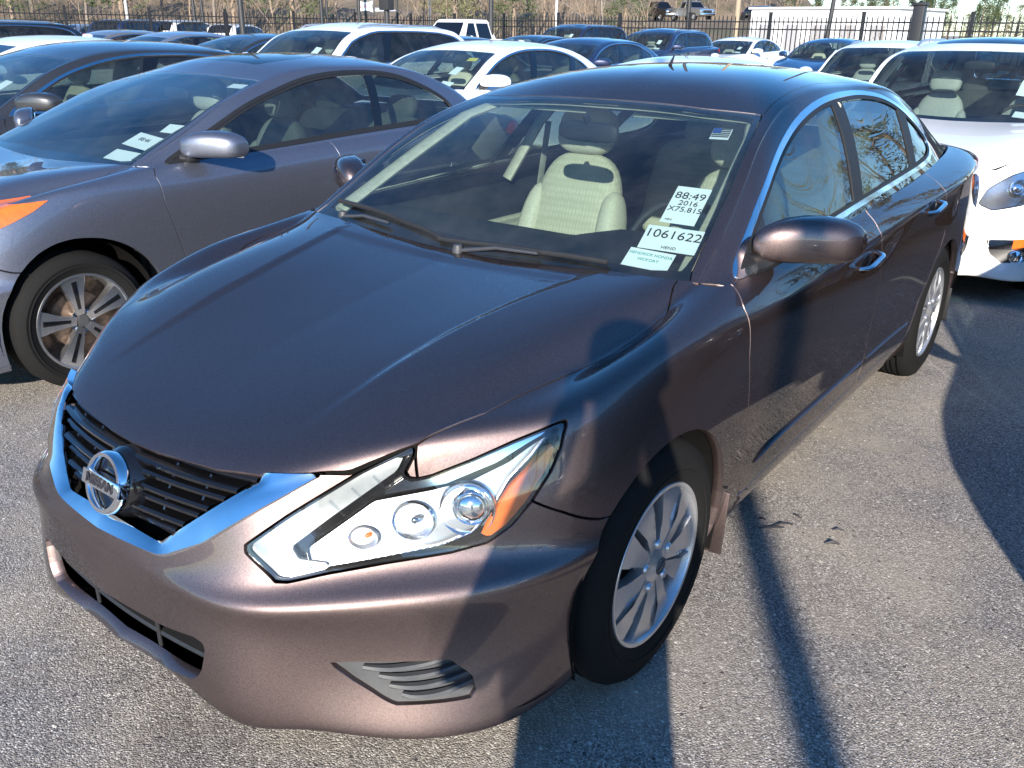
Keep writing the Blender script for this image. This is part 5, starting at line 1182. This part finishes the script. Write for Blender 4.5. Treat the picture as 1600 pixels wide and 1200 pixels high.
# ------------------------------------------------------------------ the photographer, standing behind the camera
simple('denim',(.04,.055,.10),.85); simple('jacket',(.05,.05,.055),.85,bump=.3); simple('skin',(.45,.28,.20),.55); simple('cap_cloth',(.06,.06,.07),.9); simple('shoe',(.03,.028,.025),.6); simple('hair',(.05,.035,.025),.7)
def clothes():
    m,nt,b=nmat('clothes'); tc=N(nt,'ShaderNodeTexCoord'); sp=N(nt,'ShaderNodeSeparateXYZ'); nt.links.new(tc.outputs['Object'],sp.inputs[0]); dv=N(nt,'ShaderNodeMath',operation='DIVIDE'); dv.inputs[1].default_value=2; nt.links.new(sp.outputs[2],dv.inputs[0])
    r=ramp(nt,dv.outputs[0],((.0,(.04,.055,.10)),(.43,(.05,.05,.055)),(.755,(.45,.28,.20)))); r.color_ramp.interpolation='CONSTANT'; nt.links.new(r.outputs[0],b.inputs['Base Color']); b.inputs['Roughness'].default_value=.85
clothes()
def photographer():
    P=Vector((1.985,-2.06,0)); fw=Vector((-.525,.851,0)); rt=Vector((.851,.525,0)); up=Vector((0,0,1))
    def W(r,f,z): return P+rt*r+fw*f+up*z
    root=empty('person',P); tag(root,'person in cap and dark jacket holding up a phone to photograph the sedan','person')
    inv=root.matrix_world.inverted()
    def skinned(name,verts,edges,radii,mat,sub=2):
        me=bpy.data.meshes.new(name); me.from_pydata([Vector(v)-P for v in verts],edges,[]); o=link(name,me,mat,root)
        me.skin_vertices or None
        md=o.modifiers.new('skin','SKIN'); md.use_smooth_shade=True
        for i,r in enumerate(radii): me.skin_vertices[0].data[i].radius=(r,r) if not isinstance(r,tuple) else r
        me.skin_vertices[0].data[0].use_root=True
        s=o.modifiers.new('sub','SUBSURF'); s.levels=s.render_levels=sub
        return o
    cam_=Vector(CAM_POS); ph=cam_-_f*.014+_r*.05-_u*.004      # phone centre: its lens sits at the camera
    hl=ph-_r*.075-_u*.02-_f*.03; hr=ph+_r*.075-_u*.02-_f*.03
    V=[W(0,0,1.0),W(0,0,1.22),W(0,-.01,1.35),W(0.01,.0,1.50),W(.02,.03,1.63),W(.035,.05,1.75),W(.035,.05,1.82),
       W(-.17,-.01,1.38),W(-.30,.05,1.02),hl.copy(), W(.18,-.01,1.40),W(.27,.06,1.08),hr.copy(),
       W(-.085,0,.90),W(-.085,.02,.50),W(-.095,-.03,.09),W(-.10,.12,.05), W(.085,0,.90),W(.085,.02,.50),W(.095,-.03,.09),W(.10,.12,.05)]
    E=[(0,1),(1,2),(2,3),(3,4),(4,5),(5,6),(2,7),(7,8),(8,9),(2,10),(10,11),(11,12),(0,13),(13,14),(14,15),(15,16),(0,17),(17,18),(18,19),(19,20)]
    Rr=[(.205,.19),(.20,.18),(.165,.15),.062,.058,.092,.075,.075,.066,.036,.075,.062,.036,.125,.10,.06,.045,.125,.10,.06,.045]
    body=skinned('body',V,E,Rr,'clothes')
    # head in skin colour with nose, ears, hair and cap
    hc=W(.035,.05,1.758)-P
    bm=bmesh.new(); superellip(bm,hc,(.082,.098,.122),2.2,24,18,Matrix((tuple(rt),tuple(fw),tuple(up))).transposed())
    bm_tube(bm,[hc+fw*.09+up*.02,hc+fw*.118-up*.015,hc+fw*.092-up*.03],[.008,.014,.010],8)
    for s in (-1,1): superellip(bm,hc+rt*s*.084,(.012,.02,.032),2,10,8)
    o=bm_obj('head',bm,'skin',root,70)
    bm=bmesh.new(); superellip(bm,hc+up*.055-fw*.005,(.094,.110,.085),2.3,24,12,Matrix((tuple(rt),tuple(fw),tuple(up))).transposed()); superellip(bm,hc+up*.055+fw*.13,(.075,.075,.010),2.4,20,8,Matrix((tuple(rt),tuple(fw),tuple(up))).transposed()); bm_obj('cap',bm,'cap_cloth',root,60)
    # hands: palm and five bent fingers each, closed on the phone's edges
    Mx=Matrix((tuple(_r),tuple(_u),tuple(-_f))).transposed()
    for s in (-1,1):
        hnd=ph+_r*(.085*s)-_f*.018-_u*.012
        bm=bmesh.new(); superellip(bm,hnd-P,(.018,.045,.030),2.4,16,10,Mx)
        for k in range(4):
            b=hnd+_u*(.030-.020*k)-_f*.016; L=(.9,1,.95,.75)[k]
            bm_tube(bm,[b-P,b+_r*(.008*s)+_f*.02-P,b-_r*(.020*s*L)+_f*.006-P],[.0095,.009,.007],8)
        b=hnd-_u*.03-_f*.012; bm_tube(bm,[b-P,b+_u*.02-_r*(.02*s)-_f*.012-P,b+_u*.035-_r*(.035*s)-_f*.006-P],[.011,.010,.008],8)
        bm_obj('hand',bm,'skin',root,70)
    bm=bmesh.new(); bm_box(bm,(0,0,0),(.150,.074,.008),.003); bm.transform(Matrix.Translation(ph)@Mx.to_4x4()); o=bm_obj('phone',bm,'gloss_black'); tag(o,'black phone held up sideways in both hands','phone')
    for s in (-1,1):
        bm=bmesh.new(); superellip(bm,W(.12*s,.05,.05)-P,(.052,.14,.05),2.6,16,10,Matrix((tuple(rt),tuple(fw),tuple(up))).transposed()); bm_obj('shoe',bm,'shoe',root,60)
photographer()
